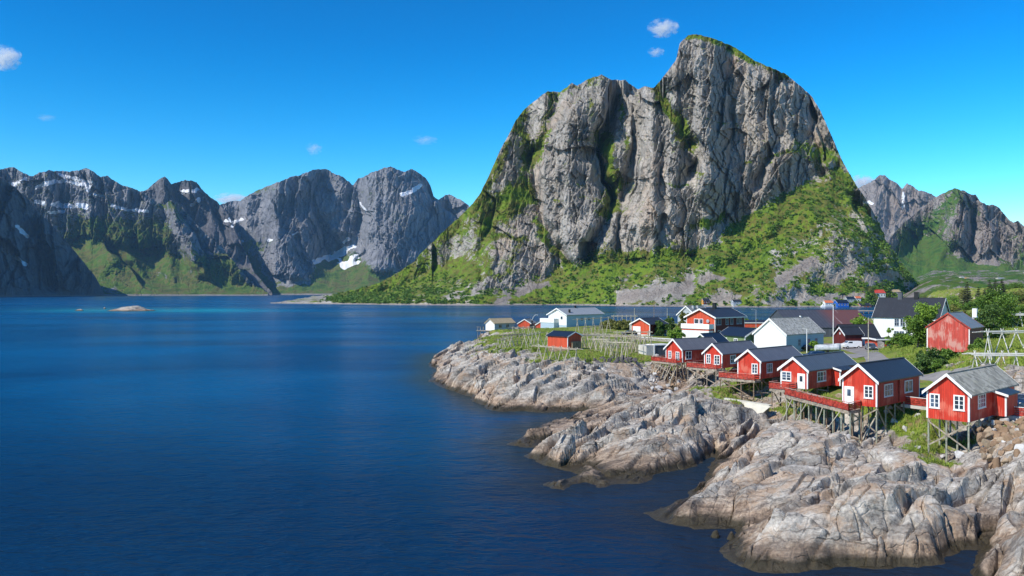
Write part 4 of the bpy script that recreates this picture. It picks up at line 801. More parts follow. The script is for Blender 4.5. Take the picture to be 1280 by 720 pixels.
# --- A
hA = House('stilt_cabin', 'leftmost red cabin, on the tallest bundle of leaning stilts', 'cabin', 33.45, 157.75, .56, 5.15, 4.7, 10.2, 2.6, 1.84, roof='roof_mid' if False else 'roof_grey')
hA.window('g', 3.5, .55, .95, 1.55); hA.window('g', 1.35, .45, 1.05, 1.6); hA.window('s', 1.6, .6, 1.6, 1.6, 2, 2); front_deck(hA, 1.5, .1, 7.3, inner_t=3)
stilts(hA, [-1.4, -.2, 1.2, 2.8, 5], [.1, 1.3, 2.5, 3.7, 5.0, 6.9], mat='wood_brown', lean=.9, bm='wood_old')
for k in range(9):
    t = .2+k*.75; s = -1.2; x, y = hA.world(s-1.2, t); g = ground(x, y)
    b = MB(); b.tube(P_(1, s-.9-random.random()*1.6, t+random.uniform(-1.6, 1.6), g-hA.z0-.3), P_(1, s, t, -.5), .1, .08); b.build('brace', M['wood_old' if k % 2 else 'wood_pale'], hA.e)
# --- long deck between D and E
DK = [(36.2,106.6),(38.55,92.0),(40.75,93.95),(39.15,95.9),(39.9,101),(40.6,107.5),(38.6,110.2)]; zt = 5.34
e = empty('boardwalk', (39, 101, zt)); tag(e, 'long timber deck with sagging red railing joining two cabins above the rocks', 'boardwalk')
b = MB(); L_ = [(x-39, y-101) for x, y in DK]; k = len(L_); b.add([(x, y, 0) for x, y in L_]+[(x, y, -.12) for x, y in L_], [tuple(range(k)), tuple(range(k, 2*k))[::-1]]+[(i, (i+1) % k, k+(i+1) % k, k+i) for i in range(k)])
b.beam((*L_[0], -.25), (*L_[1], -.25), .1, .22); b.beam((*L_[1], -.25), (*L_[2], -.25), .1, .22); dk = b.build('deck', M['wood_old'], e)
b = MB(); railing_mb(b, (*L_[0], 0), (*L_[1], 0), n=5, post=1.3); railing_mb(b, (*L_[1], 0), (*L_[2], 0), n=4, post=1.2); b.build('railing', M['red_wood'], dk)
b = MB()
for i in range(12):
    p = Vector((*L_[0], 0)).lerp(Vector((*L_[1], 0)), (i+.1)/12); q = Vector((*L_[0], 0)).lerp(Vector((*L_[1], 0)), (i+.9)/12)
    b.beam(p+Vector((-.05, 0, .1 if i % 2 else .85)), q+Vector((-.05, 0, .85 if i % 2 else .1)), .03, .09)
b.build('lattice', M['red_wood'], dk)
b = MB(); b.beam((*L_[0], 1.0), (*L_[1], 1.0), .13, .05); b.beam((*L_[1], 1.0), (*L_[2], 1.0), .13, .05); b.build('handrail', M['rail_top'], dk)
p0, p1 = Vector(L_[0]), Vector(L_[1])
for i in range(9):
    for off in (0.25, 1.5):
        q = p0.lerp(p1, (i+.05)/8.1)+Vector((off, .1)); g = ground(q.x+39, q.y+101)-zt
        if g < -.4: b = MB(); b.tube((q.x+random.uniform(-.1, .1), q.y, g-.4), (q.x, q.y, -.13), .1, .09); b.build('stilt', M['wood_green' if off < 1 else 'wood_brown'], e)
for i in (1, 3, 5, 7):
    q = p0.lerp(p1, i/8); q2 = p0.lerp(p1, (i-.9)/8); g = ground(q2.x+39-.8, q2.y+101)-zt; b = MB(); b.tube((q2.x-.8, q2.y, g-.2), (q.x, q.y, -.3), .07, .06); b.build('brace', M['wood_pale'], e)
# --- loose props leaning under the deck
for i, (a, c) in enumerate([((1075,553,1.7),(1098,515,4.6)),((1042,550,1.4),(1052,521,4.0)),((1102,543,1.6),(1112,532,2.6))]):
    p = Vector(at(*a)); q = Vector(at(c[0], c[1], Y=p.y+1.5)); q.z = max(q.z, p.z+.5); b = MB(); b.tube(p-Vector((0, 0, .2)), q, .1, .08); o = b.build('timber_pole', M['wood_pale'], None)
    tag(o, ['pale timber pole leaning steeply against the near corner of the black-roofed cabin', 'short pale pole leaning under the middle of the long deck', 'stray pale pole lying slanted on the rocks beneath the black-roofed cabin'][i], 'pole')
# --- fences between cabins
def fence(name, label, a, c, hgt=.9, boards=4, mat='red_wood', top='trim', base=.0, cat='fence'):
    a = Vector(a); c = Vector(c); e = empty(name, a); tag(e, label, cat); d = c-a; L = d.length
    b = MB()
    for j in range(boards):
        z = hgt*(.18+.74*j/max(1, boards-1)); b.beam((0, 0, z), (*d.xy, d.z+z), .04, hgt*.2)
    b.build('boards', M[mat], e); b = MB(); b.beam((0, 0, hgt+.05), (*d.xy, d.z+hgt+.05), .14, .06); b.build('rail', M[top], e)
    k = max(1, round(L/2))
    for i in range(k+1):
        p = d*(i/k); b = MB(); b.box(p.x-.05, p.x+.05, p.y-.05, p.y+.05, p.z-.5, p.z+hgt+.02); b.build('post', M[mat], e)
    if base:
        b = MB(); b.beam((0, 0, -base/2), (*d.xy, d.z-base/2), .4, base); b.build('base_wall', M['concrete'], e)
    return e
fence('board_fence', 'low red board fence between the black-roofed cabin and the slate-roofed cabin', at(1127,505,5.25), at(1160,509,5.25), .95, base=.35)
fence('board_fence', 'low red board fence running off the right edge beside the slate-roofed porch', at(1257,519,5.6), at(1330,526,5.6), .95, base=.4)
# ------------------------------------------------------------------ other houses of the village
def gz(x, y): return ground(x, y)
h = House('long_house', 'long white house with big lichened slate roof facing the parked cars', 'house', 60.9, 178.5, .68, 5.9, 8.3, 15.5, 3.7, 3.35, wall='white', roof='slate', side_wall='blue_white', ov=.3, corner=False, barge=.3); h.plinth(1.2)  # white side boards tinted pale blue: their shade is put into the colour
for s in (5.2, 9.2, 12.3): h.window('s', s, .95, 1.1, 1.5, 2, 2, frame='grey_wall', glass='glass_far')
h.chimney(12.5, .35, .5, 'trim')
h = House('red_house', 'large red two-storey house with white balcony and dark roof with satellite dish', 'house', 57.13, 226.17, .74, 6.36, 9.62, 15.16, 5.6, 2.2, wall='red_orange', roof='roof_dark', ov=.6, barge=.3, fascia=True, side_wall='red_dark'); h.plinth(1.4, 'concrete_white')  # side walls in darker red: shade painted into the colour
h.window('g', 6.2, 3.5, 1.6, 1.5, 1, 1); h.window('g', 4.6, 3.5, 1.3, 1.5, 1, 1)
for s, w_ in ((1.8, 2.4), (6.0, 1.5), (8.4, 1.5), (11.6, 1.2), (13.2, 1.2)): h.window('s', s, 3.3, w_, 1.8, 2, 1, glass='glass_far', frame='grey_wall')
for s in (2.0, 7.5): h.window('s', s, .5, 1.4, 1.3, 2, 1, glass='glass_far', frame='grey_wall')
h.chimney(7.0, .9, 1.6)
b = MB(); b.box(-2.4, -.02, .4, 9.7, 2.25, 2.5); bal = b.build('balcony', M['trim'], h.e)
b = MB(); b.box(-2.52, -2.4, .3, 9.8, 2.2, 3.6); b.box(-2.39, -.02, .3, .4, 2.2, 3.6); b.box(-2.39, -.02, 9.7, 9.8, 2.2, 3.6); b.build('balcony_parapet', M['trim'], bal)
b = MB(); b.box(-2.3, -.02, .5, 9.6, -1.2, 1.75); b.build('annex_wall', M['white'], h.e); b = MB(); b.box(-2.32, -.02, .48, 9.62, 1.753, 2.2); b.build('annex_band', M['red_orange'], h.e)
b = MB(); v_ = [(-.35, 2.2+.5*math.cos(a), 4.4+.5*math.sin(a)) for a in np.linspace(0, 6.283, 17)[:-1]]; b.add(v_+[(-.2, 2.2, 4.4), (-.42, 2.2, 4.4)], [(i, (i+1) % 16, 16) for i in range(16)]+[(i, (i+1) % 16, 17) for i in range(16)]); b.tube((-.2, 2.2, 4.4), (.02, 2.2, 4.3), .04); b.build('satellite_dish', M['steel'], h.e)
h = House('green_house', 'green house with dark blue roof between the cabin row and the red house', 'house', 53.83, 185.73, 2.02, 5.54, 6.52, 8.9, 3.26, 1.65, m=-1, wall='green_wall', roof='roof_blue', trim='trim', ov=.4); h.plinth(.8)
for s in (3.1, 6.8): h.window('s', s, 1.0, 1.3, 1.6, 2, 2, cas=.16)
h = House('white_house', 'big white two-storey house with dark slate roof and two capped chimneys', 'house', 104.04, 195.94, 2.39, 6.9, 9.3, 15.3, 5.9, 4.6, m=-1, wall='white', roof='roof_dark', ov=.35, side_wall=None, fascia=False, barge=.3); h.plinth(1.4, 'concrete_white')
for s in (6.9, 8.3, 9.7): h.window('s', s, 3.5, 1.15, 1.9, 2, 2, cas=.1, frame='grey_wall')
h.window('s', 4.8, 3.6, .9, 1.7, 2, 2, cas=.1, frame='grey_wall')
for s in (7.0, 8.5, 9.8): h.window('s', s, .7, 1.15, 1.6, 2, 2, cas=.1, frame='grey_wall')
for s in (10.3, 6.4):
    c_ = h.chimney(s, 1.0, 1.5, 'black' if s < 8 else 'container'); 
b = MB(); b.box(12.4, 13.8, -(-1.0), 0.02, .2, .8); b.build('bay', M['white'], h.e)
h = House('barn', 'weathered peeling red barn with grey roof standing on posts beside fish racks', 'barn', 81.72, 143.5, .84, 8.21, 7.08, 10.24, 4.3, 2.58, wall='red_old', roof='roof_mid', trim='red_wood', ov=.18, corner=False, barge=.12, side_wall='red_dark')  # dark red on the barn's sides is painted shade, front keeps its worn red
for t in (.1, 6.98):
    b = MB(); b.box(-.04, .1, t-.08, t+.08, .02, 4.2); b.build('corner_board', M['trim'], h.e)
stilts(h, [.2, 3, 6], [.2, 1.9, 3.6, 5.3, 6.9], mat='wood_pale', brace=True)
h = House('waterside_house', 'white house with pale blue side and light grey roof at the strait', 'house', 21.33, 313.91, .77, 5.98, 9.72, 22.0, 4.2, 2.35, wall='white', roof='roof_light', ov=.6, side_wall='blue_white', corner=False, barge=.25); h.plinth(2, 'blue_white')
h.window('g', 2.6, 2.2, 1.2, 1.3, 1, 1, cas=.08); h.chimney(10.5, .7, .9); h.chimney(3.0, .6, 1.3, 'black', 1.2)
for s in (9, 13.5): h.window('s', s, 1.5, 1.6, 1.3, 2, 1, frame='blue_white')
b = MB(); b.box(-2.6, -.02, 4.3, 12.0, .9, 2.6); b.build('terrace', M['white'], h.e); b = MB(); b.box(-2.4, -.02, 4.5, 11.8, -1.5, .897); b.build('terrace_base', M['blue_white'], h.e)
h = House('boathouse', 'tan-roofed white boathouse with a timber landing, leftmost building on the headland', 'boathouse', -6.86, 316.75, .76, 3.9, 5.32, 10.91, 2.8, 1.73, wall='white', roof='roof_tan', ov=.4, side_wall='grey_wall', trim='roof_tan', corner=False); 
b = MB(); b.box(.0, 10.9, .05, 5.3, -1.6, -.003); b.build('foundation', M['concrete'], h.e)
for s in (3, 7): h.window('s', s, .9, 1.6, 1.3, 2, 1, glass='glass_far')
b = MB()
for s in (-2.5, -1, .5, 2.5): 
    for t in (5.6, 7.2): b.beam((s, t, -4), (s, t, 1.2), .16)
b.box(-3, 3, 5.4, 7.5, -.5, -.3); b.box(-3.2, -.3, 1, 7.5, -.29, -.15); b.beam((-3, 7.4, 1.2), (3, 7.4, 1.2), .1); b.beam((-3, 5.6, 1.2), (-3, 7.4, 1.2), .1); b.build('landing_stage', M['wood_old'], h.e)
h = House('red_shed', 'small flat-roofed orange-red shed among fish racks on the headland', 'shed', 11.77, 169.78, 2.35, 7.0, 4.33, 5.75, 2.6, .82, m=-1, wall='red_orange', roof='roof_blue', trim='trim', ov=.3, side_wall=None, barge=.06, corner=False); h.plinth(1.0, 'wood_brown')
for t in (.05,): b = MB(); b.box(-.05, .08, -.1, .06, .02, 2.55); b.build('corner_board', M['trim'], h.e)
b = MB(); b.box(-.5, -.04, -1.0, -3.8, .1, 1.5); b.build('stacked_gear', M['wood_brown'], h.e)
h = House('garage', 'red garage with white door beside a parked black car and round bushes', 'garage', 41.08, 239.72, .73, 6.3, 6.96, 8.1, 3.1, 1.61, wall='red_orange', roof='roof_dark', ov=.5, side_wall='red_dark'); h.plinth(.8)  # garage sides get a darkened red, shade put into the colour
b = MB(); b.box(-.06, .02, 3.5, 6.4, .05, 2.3); b.build('garage_door', M['trim'], h.e)
for t in (-.3, 7.2): b = MB(); b.beam((-.35, t, -.3), (-.35, t, 2.8), .18); b.build('porch_post', M['trim'], h.e)
h = House('grey_house', 'pale grey steep-roofed house with two vent stacks, behind the big red house', 'house', 66.5, 292, .75, 5.4, 7.6, 10.5, 5.4, 3.0, wall='grey_wall', roof='roof_mid', ov=.4, corner=False, barge=.3); h.plinth(1)
h.chimney(2.6, .8, 1.2, 'steel', 2.6); h.chimney(5.6, .8, 1.2, 'steel', 2.6); h.window('g', 5.6, 1.2, 1.4, 1.6); h.window('g', 2.4, 1.2, 1.2, 1.6)
h = House('boathouse', 'dark red boarded boathouse with black doors beside the street lamp', 'boathouse', 79.45, 191.78, .29, 5.84, 3.45, 5.0, 3.07, 1.54, wall='red_dark', roof='roof_dark', ov=.3, side_wall=None, corner=False); h.plinth(.5)
h.window('g', 1.75, 3.05, .4, .4, 1, 1, cas=.08)
h = House('storehouse', 'low white-walled storehouse with long black roof behind the carport', 'storehouse', 81.5, 197, .06, 5.9, 6, 8.6, 2.3, 2.6, wall='red_dark', roof='roof_dark', ov=.4, trim=None, side_wall='white'); h.plinth(.6)
b = MB(); b.box(.4, 3.6, -.08, .02, .05, 1.9); b.build('garage_door', M['trim'], h.e)
# warehouse with wide rusty roof
h = House('warehouse', 'wide warehouse with dark metal roof rusting red-brown at its right half', 'warehouse', 80.5, 231, .0, 5.5, 26, 24, 3.2, 4.75, wall='container', roof='roof_rust' if False else 'roof_dark', ov=.2, trim=None)
M['roof_rust'] = mat_metal_roof('rusting_metal_roof', (.065, .068, .08), 1.0, .3, rust=(11, 15, (.13, .055, .045))); h.roof.data.materials[0] = M['roof_rust']
h = House('quay_shed', 'low orange-red quay shed with white eaves left of the long white house', 'shed', 90, 312, -.04, 4.9, 7, 12, 2.2, .7, wall='red_orange', roof='roof_dark', ov=.3, trim='trim', corner=False, fascia=True); h.plinth(1)
h = House('carport', 'open carport with orange-red panel and thin white roof edge by parked cars', 'carport', 84.2, 185.4, .12, 5.75, 5, 5.6, 2.3, .15, wall='red_orange', roof='roof_dark', ov=.5, trim='trim', fascia=True, corner=False)
h.window('s', .9, .3, 1.6, 1.8, 1, 1, cas=.05, glass='glass'); b = MB(); b.box(3.9, 5.4, -.06, .01, .05, 2.2); b.build('bay_shade', M['black'], h.e); b = MB(); b.box(2.4, 3.7, -.07, .01, .05, 1.1); b.build('white_panel', M['trim'], h.e)  # black sheet on the closed wall stands in for the open bay's shade
h = House('boathouse', 'orange-red boathouse gable touching the tan-roofed boathouse', 'boathouse', 7.8, 326, .75+.55, 4.3, 5.6, 8, 1.9, 1.7, wall='red_orange', roof='roof_mid', ov=.3, corner=False); h.plinth(2)
h = House('boathouse', 'orange-red boathouse gable tucked beneath the white house terrace', 'boathouse', 15.0, 322, .75+.55, 4.2, 5.6, 8, 1.7, 1.7, wall='red_orange', roof='roof_mid', ov=.3, corner=False); h.plinth(2)
h = House('brick_shed', 'low reddish-brown shed roof just behind the barn ridge', 'shed', 110, 210, .3, 9, 6, 8, 2.6, 1.6, wall='red_dark', roof='roof_red', ov=.2, trim=None)
h = House('cottage', 'small white cottage with tall white chimney, black-capped, right of the barn roof', 'cottage', 103, 175.5, .75, 8.9, 4.4, 7, 2.6, 1.7, wall='white', roof='roof_mid', ov=.3); h.plinth(.8); h.chimney(1.5, .9, 2.2, 'trim')
h = House('cabin_roof_house', 'dark-roofed house almost hidden between leftmost cabin and green house', 'house', 43.5, 176, .75, 5.3, 5, 7, 2.5, 1.9, wall='green_wall', roof='roof_blue', ov=.3); h.e.name = 'small_house'; h.plinth(.6)
# small dark outbuilding: grey container with white frame
x, y, z = at(812, 446, 5.2); e = empty('storage_container', (x, y, z), .45); tag(e, 'dark grey steel container with pale concrete side next to the leftmost cabin', 'container')
b = MB(); b.box(1.2, 5.2, 0, 2.6, 0, 2.35); b.build('body', M['container'], e); b = MB(); b.box(-.9, 1.17, -.1, 2.8, -.4, 2.45); b.build('concrete_side', M['concrete'], e); b = MB(); b.box(1.1, 5.3, -.12, 2.75, 2.353, 2.55); b.box(1.0, 1.25, -.2, -.003, 0, 2.35); b.build('frame', M['trim'], e)
# ------------------------------------------------------------------ far-shore houses
def main_depth(px, py):
    """depth of the mountain foot surface seen at this pixel column and row"""
    i = int(np.argmin(abs(main['px']-px))); col = main['PY'][:, i]; j = int(np.argmin(abs(col-py))); return main['X'][j, i], main['Y'][j, i], main['Z'][j, i]
def far_house(label, px0, px1, py_top, py_bot, wall, roof, th=.5, W=None, cat='house', name='house', nw=3, side=None, dz=0):
    Xm, Ym, Zm = main_depth((px0+px1)/2, py_bot-.3); Ym -= 4; s = Ym/F_PX; wd = (px1-px0)*s; ht = (py_bot-py_top)*s; z = CAM_H-(py_bot-HZ)*s+dz
    L = wd*.74; W = W or wd*.42; c = Vector(((px0-640)*s, Ym, 0))
    h = House(name, label, cat, c.x+W*math.sin(th)*.9, c.y, th*.5, z, W, L, ht*.58, ht*.36, wall=wall, roof=roof, ov=.4, corner=False, side_wall=side); h.plinth(6, 'concrete')
    for i in range(nw): h.window('s', L*(i+.6)/nw, ht*.22, L/nw*.4, ht*.22, 1, 1, cas=.12, glass='glass_far')
    h.window('g', W/2, ht*.22, W*.25, ht*.24, 1, 1, cas=.12, glass='glass_far'); return h
far_house('tiny ochre-yellow house on the far shore behind the big red house roof', 877, 889, 372.5, 380.5, 'orange_wall', 'roof_dark', side='red_dark')
far_house('tiny grey house with dark roof on the far shore right of the ochre one', 914, 929, 374, 380.5, 'grey_wall', 'roof_dark')
far_house('long white far-shore house with pale orange roof, leftmost of its cluster', 1029, 1044, 375.2, 383, 'white', 'roof_orange')
far_house('bright blue far-shore house with dark blue roof', 1043, 1065, 374.3, 384, 'blue_wall', 'roof_blue', nw=4)
far_house('pale far-shore house with navy roof uphill behind the bright blue one', 1056, 1072, 370.5, 377.5, 'grey_wall', 'roof_blue')
far_house('small far-shore house with orange roof beside the navy-roofed one', 1068, 1078, 370, 376, 'white', 'roof_orange', nw=2)
far_house('white hillside house with bright red roof left of the big dark roof', 1089, 1111, 361.5, 372.5, 'white', 'roof_red', nw=4)
far_house('red and white waterside house with black roof and a small jetty', 1072, 1093, 378.5, 387, 'red_orange', 'roof_dark')
far_house('tan A-shaped hillside house showing just above the big dark roof', 1112, 1129, 361.5, 369.5, 'concrete', 'roof_tan')
for k, (px, py, w, c, lab) in enumerate([(1202,347.5,7,'white','tiny pale house in the valley below the right-hand mountain'),(1208,348,7,'orange_wall','tiny ochre house in the valley below the right-hand mountain'),(1248,346.8,16,'concrete','long pale building in the valley at the foot of the right-hand cliffs')]):
    Y = 1500; s = Y/F_PX; xx = (px-640)*s; zg = float(HZF[int(np.argmin(abs(hv-Y))), int(np.argmin(abs(hu-xx/Y)))]); py = HZ-(zg+2-CAM_H)/s; h = House('house', lab, 'house', (px-640)*s, Y, .1, CAM_H-(py-HZ)*s-2, 8, w*s*.55, 2.6, 1.4, wall=c, roof='roof_light' if k != 1 else 'roof_tan', ov=.3, trim=None); h.plinth(2)
# white tent by the far shore
x, y, z = main_depth(1028.5, 383.4); y -= 6; x = (1028.5-640)/F_PX*y; z = CAM_H-(384.6-HZ)*y/F_PX; b = MB(); b.add([(-2.4,-2,-1),(2.4,-2,-1),(2.4,2,-1),(-2.4,2,-1),(-2.2,-2,2),(2.2,-2,2),(2.2,2,2),(-2.2,2,2),(0,-2,3.8),(0,2,3.8)], [(0,1,5,8,4),(2,3,7,9,6),(0,3,7,4),(1,2,6,5),(4,7,9,8),(5,6,9,8)]); o = b.build('tent', M['trim']); o.location = (x, y, z); tag(o, 'small white tent at the water beside the orange-roofed far-shore house', 'tent')
# jetty of the red-white house
x, y, z = at(1084, 391, .5); e = empty('jetty', (x, y-8, 2.0)); tag(e, 'small timber jetty on posts under the red and white far-shore house', 'jetty'); b = MB(); b.box(-12, 8, 0, 26, 0, .4); b.build('deck', M['wood_old'], e)
for i in range(5):
    b = MB(); b.beam((-11+i*4.5, .5, -4), (-11+i*4.5, .5, 0), .5); b.build('post', M['wood_brown'], e)
# ------------------------------------------------------------------ walls and slabs
Q_ = [Vector(at(*c)) for c in ((905,499,3.5),(963,508,3.3),(943,525,1.3),(912,514,1.9))]; o0 = Q_[0].copy()
e = empty('concrete_wall', o0); tag(e, 'whitewashed concrete retaining wall sloping on the rocks below the third cabin', 'wall')
b = MB(); fr = [q-o0 for q in Q_]; bk = [q-o0+Vector((.5, 1.6, -.05 if i < 2 else -.6)) for i, q in enumerate(Q_)]; b.add(fr+bk, [(0,1,2,3),(4,5,6,7),(0,1,5,4),(1,2,6,5),(2,3,7,6),(3,0,4,7)]); b.build('slab', M['concrete_white'], e)
b = MB(); b.beam(fr[0]+Vector((.2, .5, .06)), fr[1]+Vector((.2, .5, .06)), .8, .14); b.build('coping', M['concrete_white'], e)
def wall_run(name, label, a, c, hgt, thick, mat, cat='wall', cap=None):
    a = Vector(a); c = Vector(c); e = empty(name, a); tag(e, label, cat); d = c-a; b = MB(); b.beam((0, 0, hgt/2-.4), (d.x, d.y, d.z+hgt/2-.4), thick, hgt+.8); b.build('masonry', M[mat], e)
    if cap: b = MB(); b.beam((0, 0, hgt+.06), (d.x, d.y, d.z+hgt+.06), thick+.15, .12); b.build('coping', M[cap], e)
    return e
n = N('dry_stone_masonry'); v = n.pos(); vo_ = n.n('ShaderNodeTexVoronoi', feature='DISTANCE_TO_EDGE', i_Scale=1.8); n.l(v, vo_.inputs['Vector']); c1 = n.ramp(n.noise(v, 1.5, 5, .7), [(.3, (.22, .2, .17)), (.7, (.5, .46, .4))]); M['masonry'] = n.fin(n.mix(n.ramp(vo_.outputs[0], [(0., 1.), (.08, 0.)]), c1, (.06, .05, .04)), .9, n.bump(vo_.outputs[0], .6, .1))
wall_run('stone_wall', 'long stone retaining wall with white top edge behind the leftmost cabin', at(795,427,5.3), at(842,430,5.2), 1.25, .6, 'masonry', cap='trim')
wall_run('stone_wall', 'rough stone wall holding the slope left of the big white house', at(1093,431,6.2), at(1103,436,6.3), 1.4, .8, 'masonry')
# ------------------------------------------------------------------ cars
def car(label, px, py, z, th, paint, L=4.4, Wd=1.8, H=1.45, kind='wagon', name='parked_car'):
    x, y, z = at(px, py, z); z = ground(x, y)+.09; e = empty(name, (x, y, z), th); tag(e, label, 'van' if kind == 'van' else 'car')
    if kind == 'van': prof = [(0,.35),(0,.95),(.12,1.1),(.75,1.3),(1.25,H),(L-.15,H),(L,H-.15),(L,.35)]; win = [(.85,1.3),(1.3,H-.1),(2.1,H-.1),(2.1,1.25)]
    elif kind == 'hatch': prof = [(0,.35),(0,.7),(.15,.85),(1.1,.95),(1.75,H),(L-.9,H),(L-.15,1.0),(L,.9),(L,.35)]; win = [(1.25,.97),(1.85,H-.08),(L-1.0,H-.08),(L-.4,1.0)]
    else: prof = [(0,.35),(0,.68),(.15,.82),(1.15,.93),(1.9,H),(L-.6,H),(L-.1,.98),(L,.9),(L,.35)]; win = [(1.35,.95),(1.98,H-.08),(L-.72,H-.08),(L-.3,.98)]
    b = MB(); k = len(prof)
    def ring(w): return [((s-L/2), w*(1 if zz_ < 1.0 else .86 if kind != 'van' else .95), zz_) for s, zz_ in prof]
    a = ring(-Wd/2); c = ring(Wd/2); b.add(a+c, [tuple(range(k)), tuple(range(k, 2*k))[::-1]]+[(i, (i+1) % k, k+(i+1) % k, k+i) for i in range(k)])
    body = b.build('body', M[paint], e); md = body.modifiers.new('bevel', 'BEVEL'); md.width = .07; md.segments = 2
    for sgn in (-1, 1):
        b = MB(); w0 = sgn*(Wd/2+.006); w1 = sgn*(Wd/2*(.86 if kind != 'van' else .95)+.012); b.add([(s-L/2, w0 if zz_ < 1.0 else w1, zz_) for s, zz_ in win]+[(s-L/2, (w0 if zz_ < 1.0 else w1)-sgn*.05, zz_) for s, zz_ in win], [(0,1,2,3),(4,5,6,7),(0,1,5,4),(1,2,6,5),(2,3,7,6),(3,0,4,7)]); b.build('side_window', M['glass'], e)
        for s in (.85, L-.85):
            b = MB(); b.tube((s-L/2, sgn*(Wd/2-.2), .32), (s-L/2, sgn*(Wd/2+.02), .32), .32, n=16); wh = b.build('wheel', M['rubber'], e); b = MB(); b.tube((s-L/2, sgn*(Wd/2), .32), (s-L/2, sgn*(Wd/2+.03), .32), .19, n=12); b.build('rim', M['steel'], wh)
        b = MB(); b.box(-L/2-.03, -L/2+.05, sgn*(Wd/2-.4), sgn*(Wd/2-.08), .55, .72); b.build('headlight', M['lamp_clear'], e)
        b = MB(); b.box(L/2-.05, L/2+.03, sgn*(Wd/2-.35), sgn*(Wd/2-.06), .65, .88); b.build('taillight', M['lamp_red'], e)
    i0 = 3 if kind != 'van' else 3; p, q = prof[i0], prof[i0+1]; b = MB()
    b.add([(p[0]-L/2+.02, -Wd/2*.8, p[1]+.06), (p[0]-L/2+.02, Wd/2*.8, p[1]+.06), (q[0]-L/2-.06, Wd/2*.74, q[1]-.04), (q[0]-L/2-.06, -Wd/2*.74, q[1]-.04)]+[(p[0]-L/2+.1, -Wd/2*.8, p[1]), (p[0]-L/2+.1, Wd/2*.8, p[1]), (q[0]-L/2+.02, Wd/2*.74, q[1]-.09), (q[0]-L/2+.02, -Wd/2*.74, q[1]-.09)], [(0,1,2,3),(4,5,6,7),(0,1,5,4),(1,2,6,5),(2,3,7,6),(3,0,4,7)]); b.build('windscreen', M['glass'], e)
    return e
car('black car parked on grass in front of the red garage', 786.5, 419, 6, .25, 'car_black', 4.5)
car('dark blue estate car parked just above the blue-grey cabin roof', 1018, 448.5, 5.4, .2, 'car_blue', 4.7)
car('dark car half hidden at the near wall of the long white house', 1006, 439, 5.5, .15, 'car_black', 4.2, kind='hatch')
car('white van parked between the dark red boathouse and the carport', 1064, 436.3, 5.6, .1, 'car_white', 4.4, H=1.75, kind='van')
car('dark grey car with red tail lights parked right of the carport', 1088.5, 439.3, 5.8, 1.35, 'car_grey', 4.3, kind='hatch')
car('dark blue car showing beyond the far corner of the black-roofed cabin', 1158, 497, 5.4, .7, 'car_blue', 4.2)
car('dark blue car behind the porch of the slate-roofed cabin at the right edge', 1279, 505, 5.4, .6, 'car_blue', 4.3)
# covered boat on trailer
x, y, z = at(1035, 441, 5.5); z = ground(x, y)+.5; e = empty('boat_trailer', (x, y, z), .12); tag(e, 'boat on a trailer under a pale tarpaulin beside the long white house', 'boat')
b = MB(); k = 13; vs = []
for i in range(k):
    t = i/(k-1); s = -3+6*t; wd = 1.1*math.sin(min(1, .25+t*1.1)*math.pi/2)*(1 if t < .85 else (1-t)/.15*.9+.1); hh = .9+.35*math.sin(t*9)*.3+.3*t
    vs += [(s, -wd, .25), (s, -wd*1.02, .7), (s, -wd*.35, hh+.25), (s, wd*.35, hh+.25), (s, wd*1.02, .7), (s, wd, .25), (s, 0, -.15)]
fs = [tuple(range(7)), tuple(range(7*(k-1), 7*k))[::-1]]
for i in range(k-1):
    for j in range(7): fs.append((i*7+j, i*7+(j+1) % 7, (i+1)*7+(j+1) % 7, (i+1)*7+j))
b.add(vs, fs); b.build('tarpaulin', M['tarp'], e); b = MB(); b.beam((-3.2, -.5, -.25), (3.8, 0, -.25), .08); b.beam((-3.2, .5, -.25), (3.8, 0, -.25), .08); b.build('trailer_frame', M['steel'], e)
for s_ in (-1, 1): b = MB(); b.tube((-.6, s_*.95, -.2), (-.6, s_*1.12, -.2), .3, n=14); b.build('wheel', M['rubber'], e)
# ------------------------------------------------------------------ posts, lamps, lines
def pole(label, px, py0, py1, z, lamp=True, mat='steel', name='street_lamp', cat='street lamp', arm=1.2, r=.1, cross=False):
    x, y, z = at(px, py0, z); hgt = (py0-py1)*y/F_PX; e = empty(name, (x, y, z)); tag(e, label, cat)
    b = MB(); b.tube((0, 0, -.6), (0, 0, hgt), r, r*.65, 9); b.build('pole', M[mat], e)
    if lamp:
        b = MB(); b.tube((0, 0, hgt-.08), (-arm, 0, hgt+.15), .04); b.build('arm', M[mat], e); b = MB(); b.box(-arm-.5, -arm+.05, -.1, .1, hgt+.08, hgt+.22); b.build('lamp_head', M['steel'], e)
    if cross:
        b = MB(); b.beam((-.9, 0, hgt-.5), (.9, 0, hgt-.5), .1); b.build('crossarm', M['wood_brown'], e)
        for s_ in (-.75, 0, .75): b = MB(); b.tube((s_, 0, hgt-.45), (s_, 0, hgt-.22), .05); b.build('insulator', M['trim'], e)
    return (x, y, z+hgt)
pole('tall white street lamp beside the dark red boathouse', 1041.5, 441, 381, 5.5, mat='trim')
pole('white lamp post in front of the long white house wall', 1008.5, 441, 411, 5.5, mat='trim')
a1_ = pole('grey street pole rising over the black roofed cabin at the road bend', 1085.5, 456, 397, 5.4, lamp=False, name='utility_pole', cat='utility pole', mat='wood_pale', cross=True)
pole('thin lamp post left of the long white house by the quay shed', 945, 414, 387, 5.2, mat='steel')
a0_ = pole('dark wooden utility pole beside the red garage', 817.5, 417, 376, 5.9, lamp=False, mat='wood_brown', name='utility_pole', cat='utility pole', cross=True)
pole('slender pale pole behind the fish racks left of the garage', 793, 412, 385, 5.5, lamp=False, mat='wood_pale', name='utility_pole', cat='utility pole')
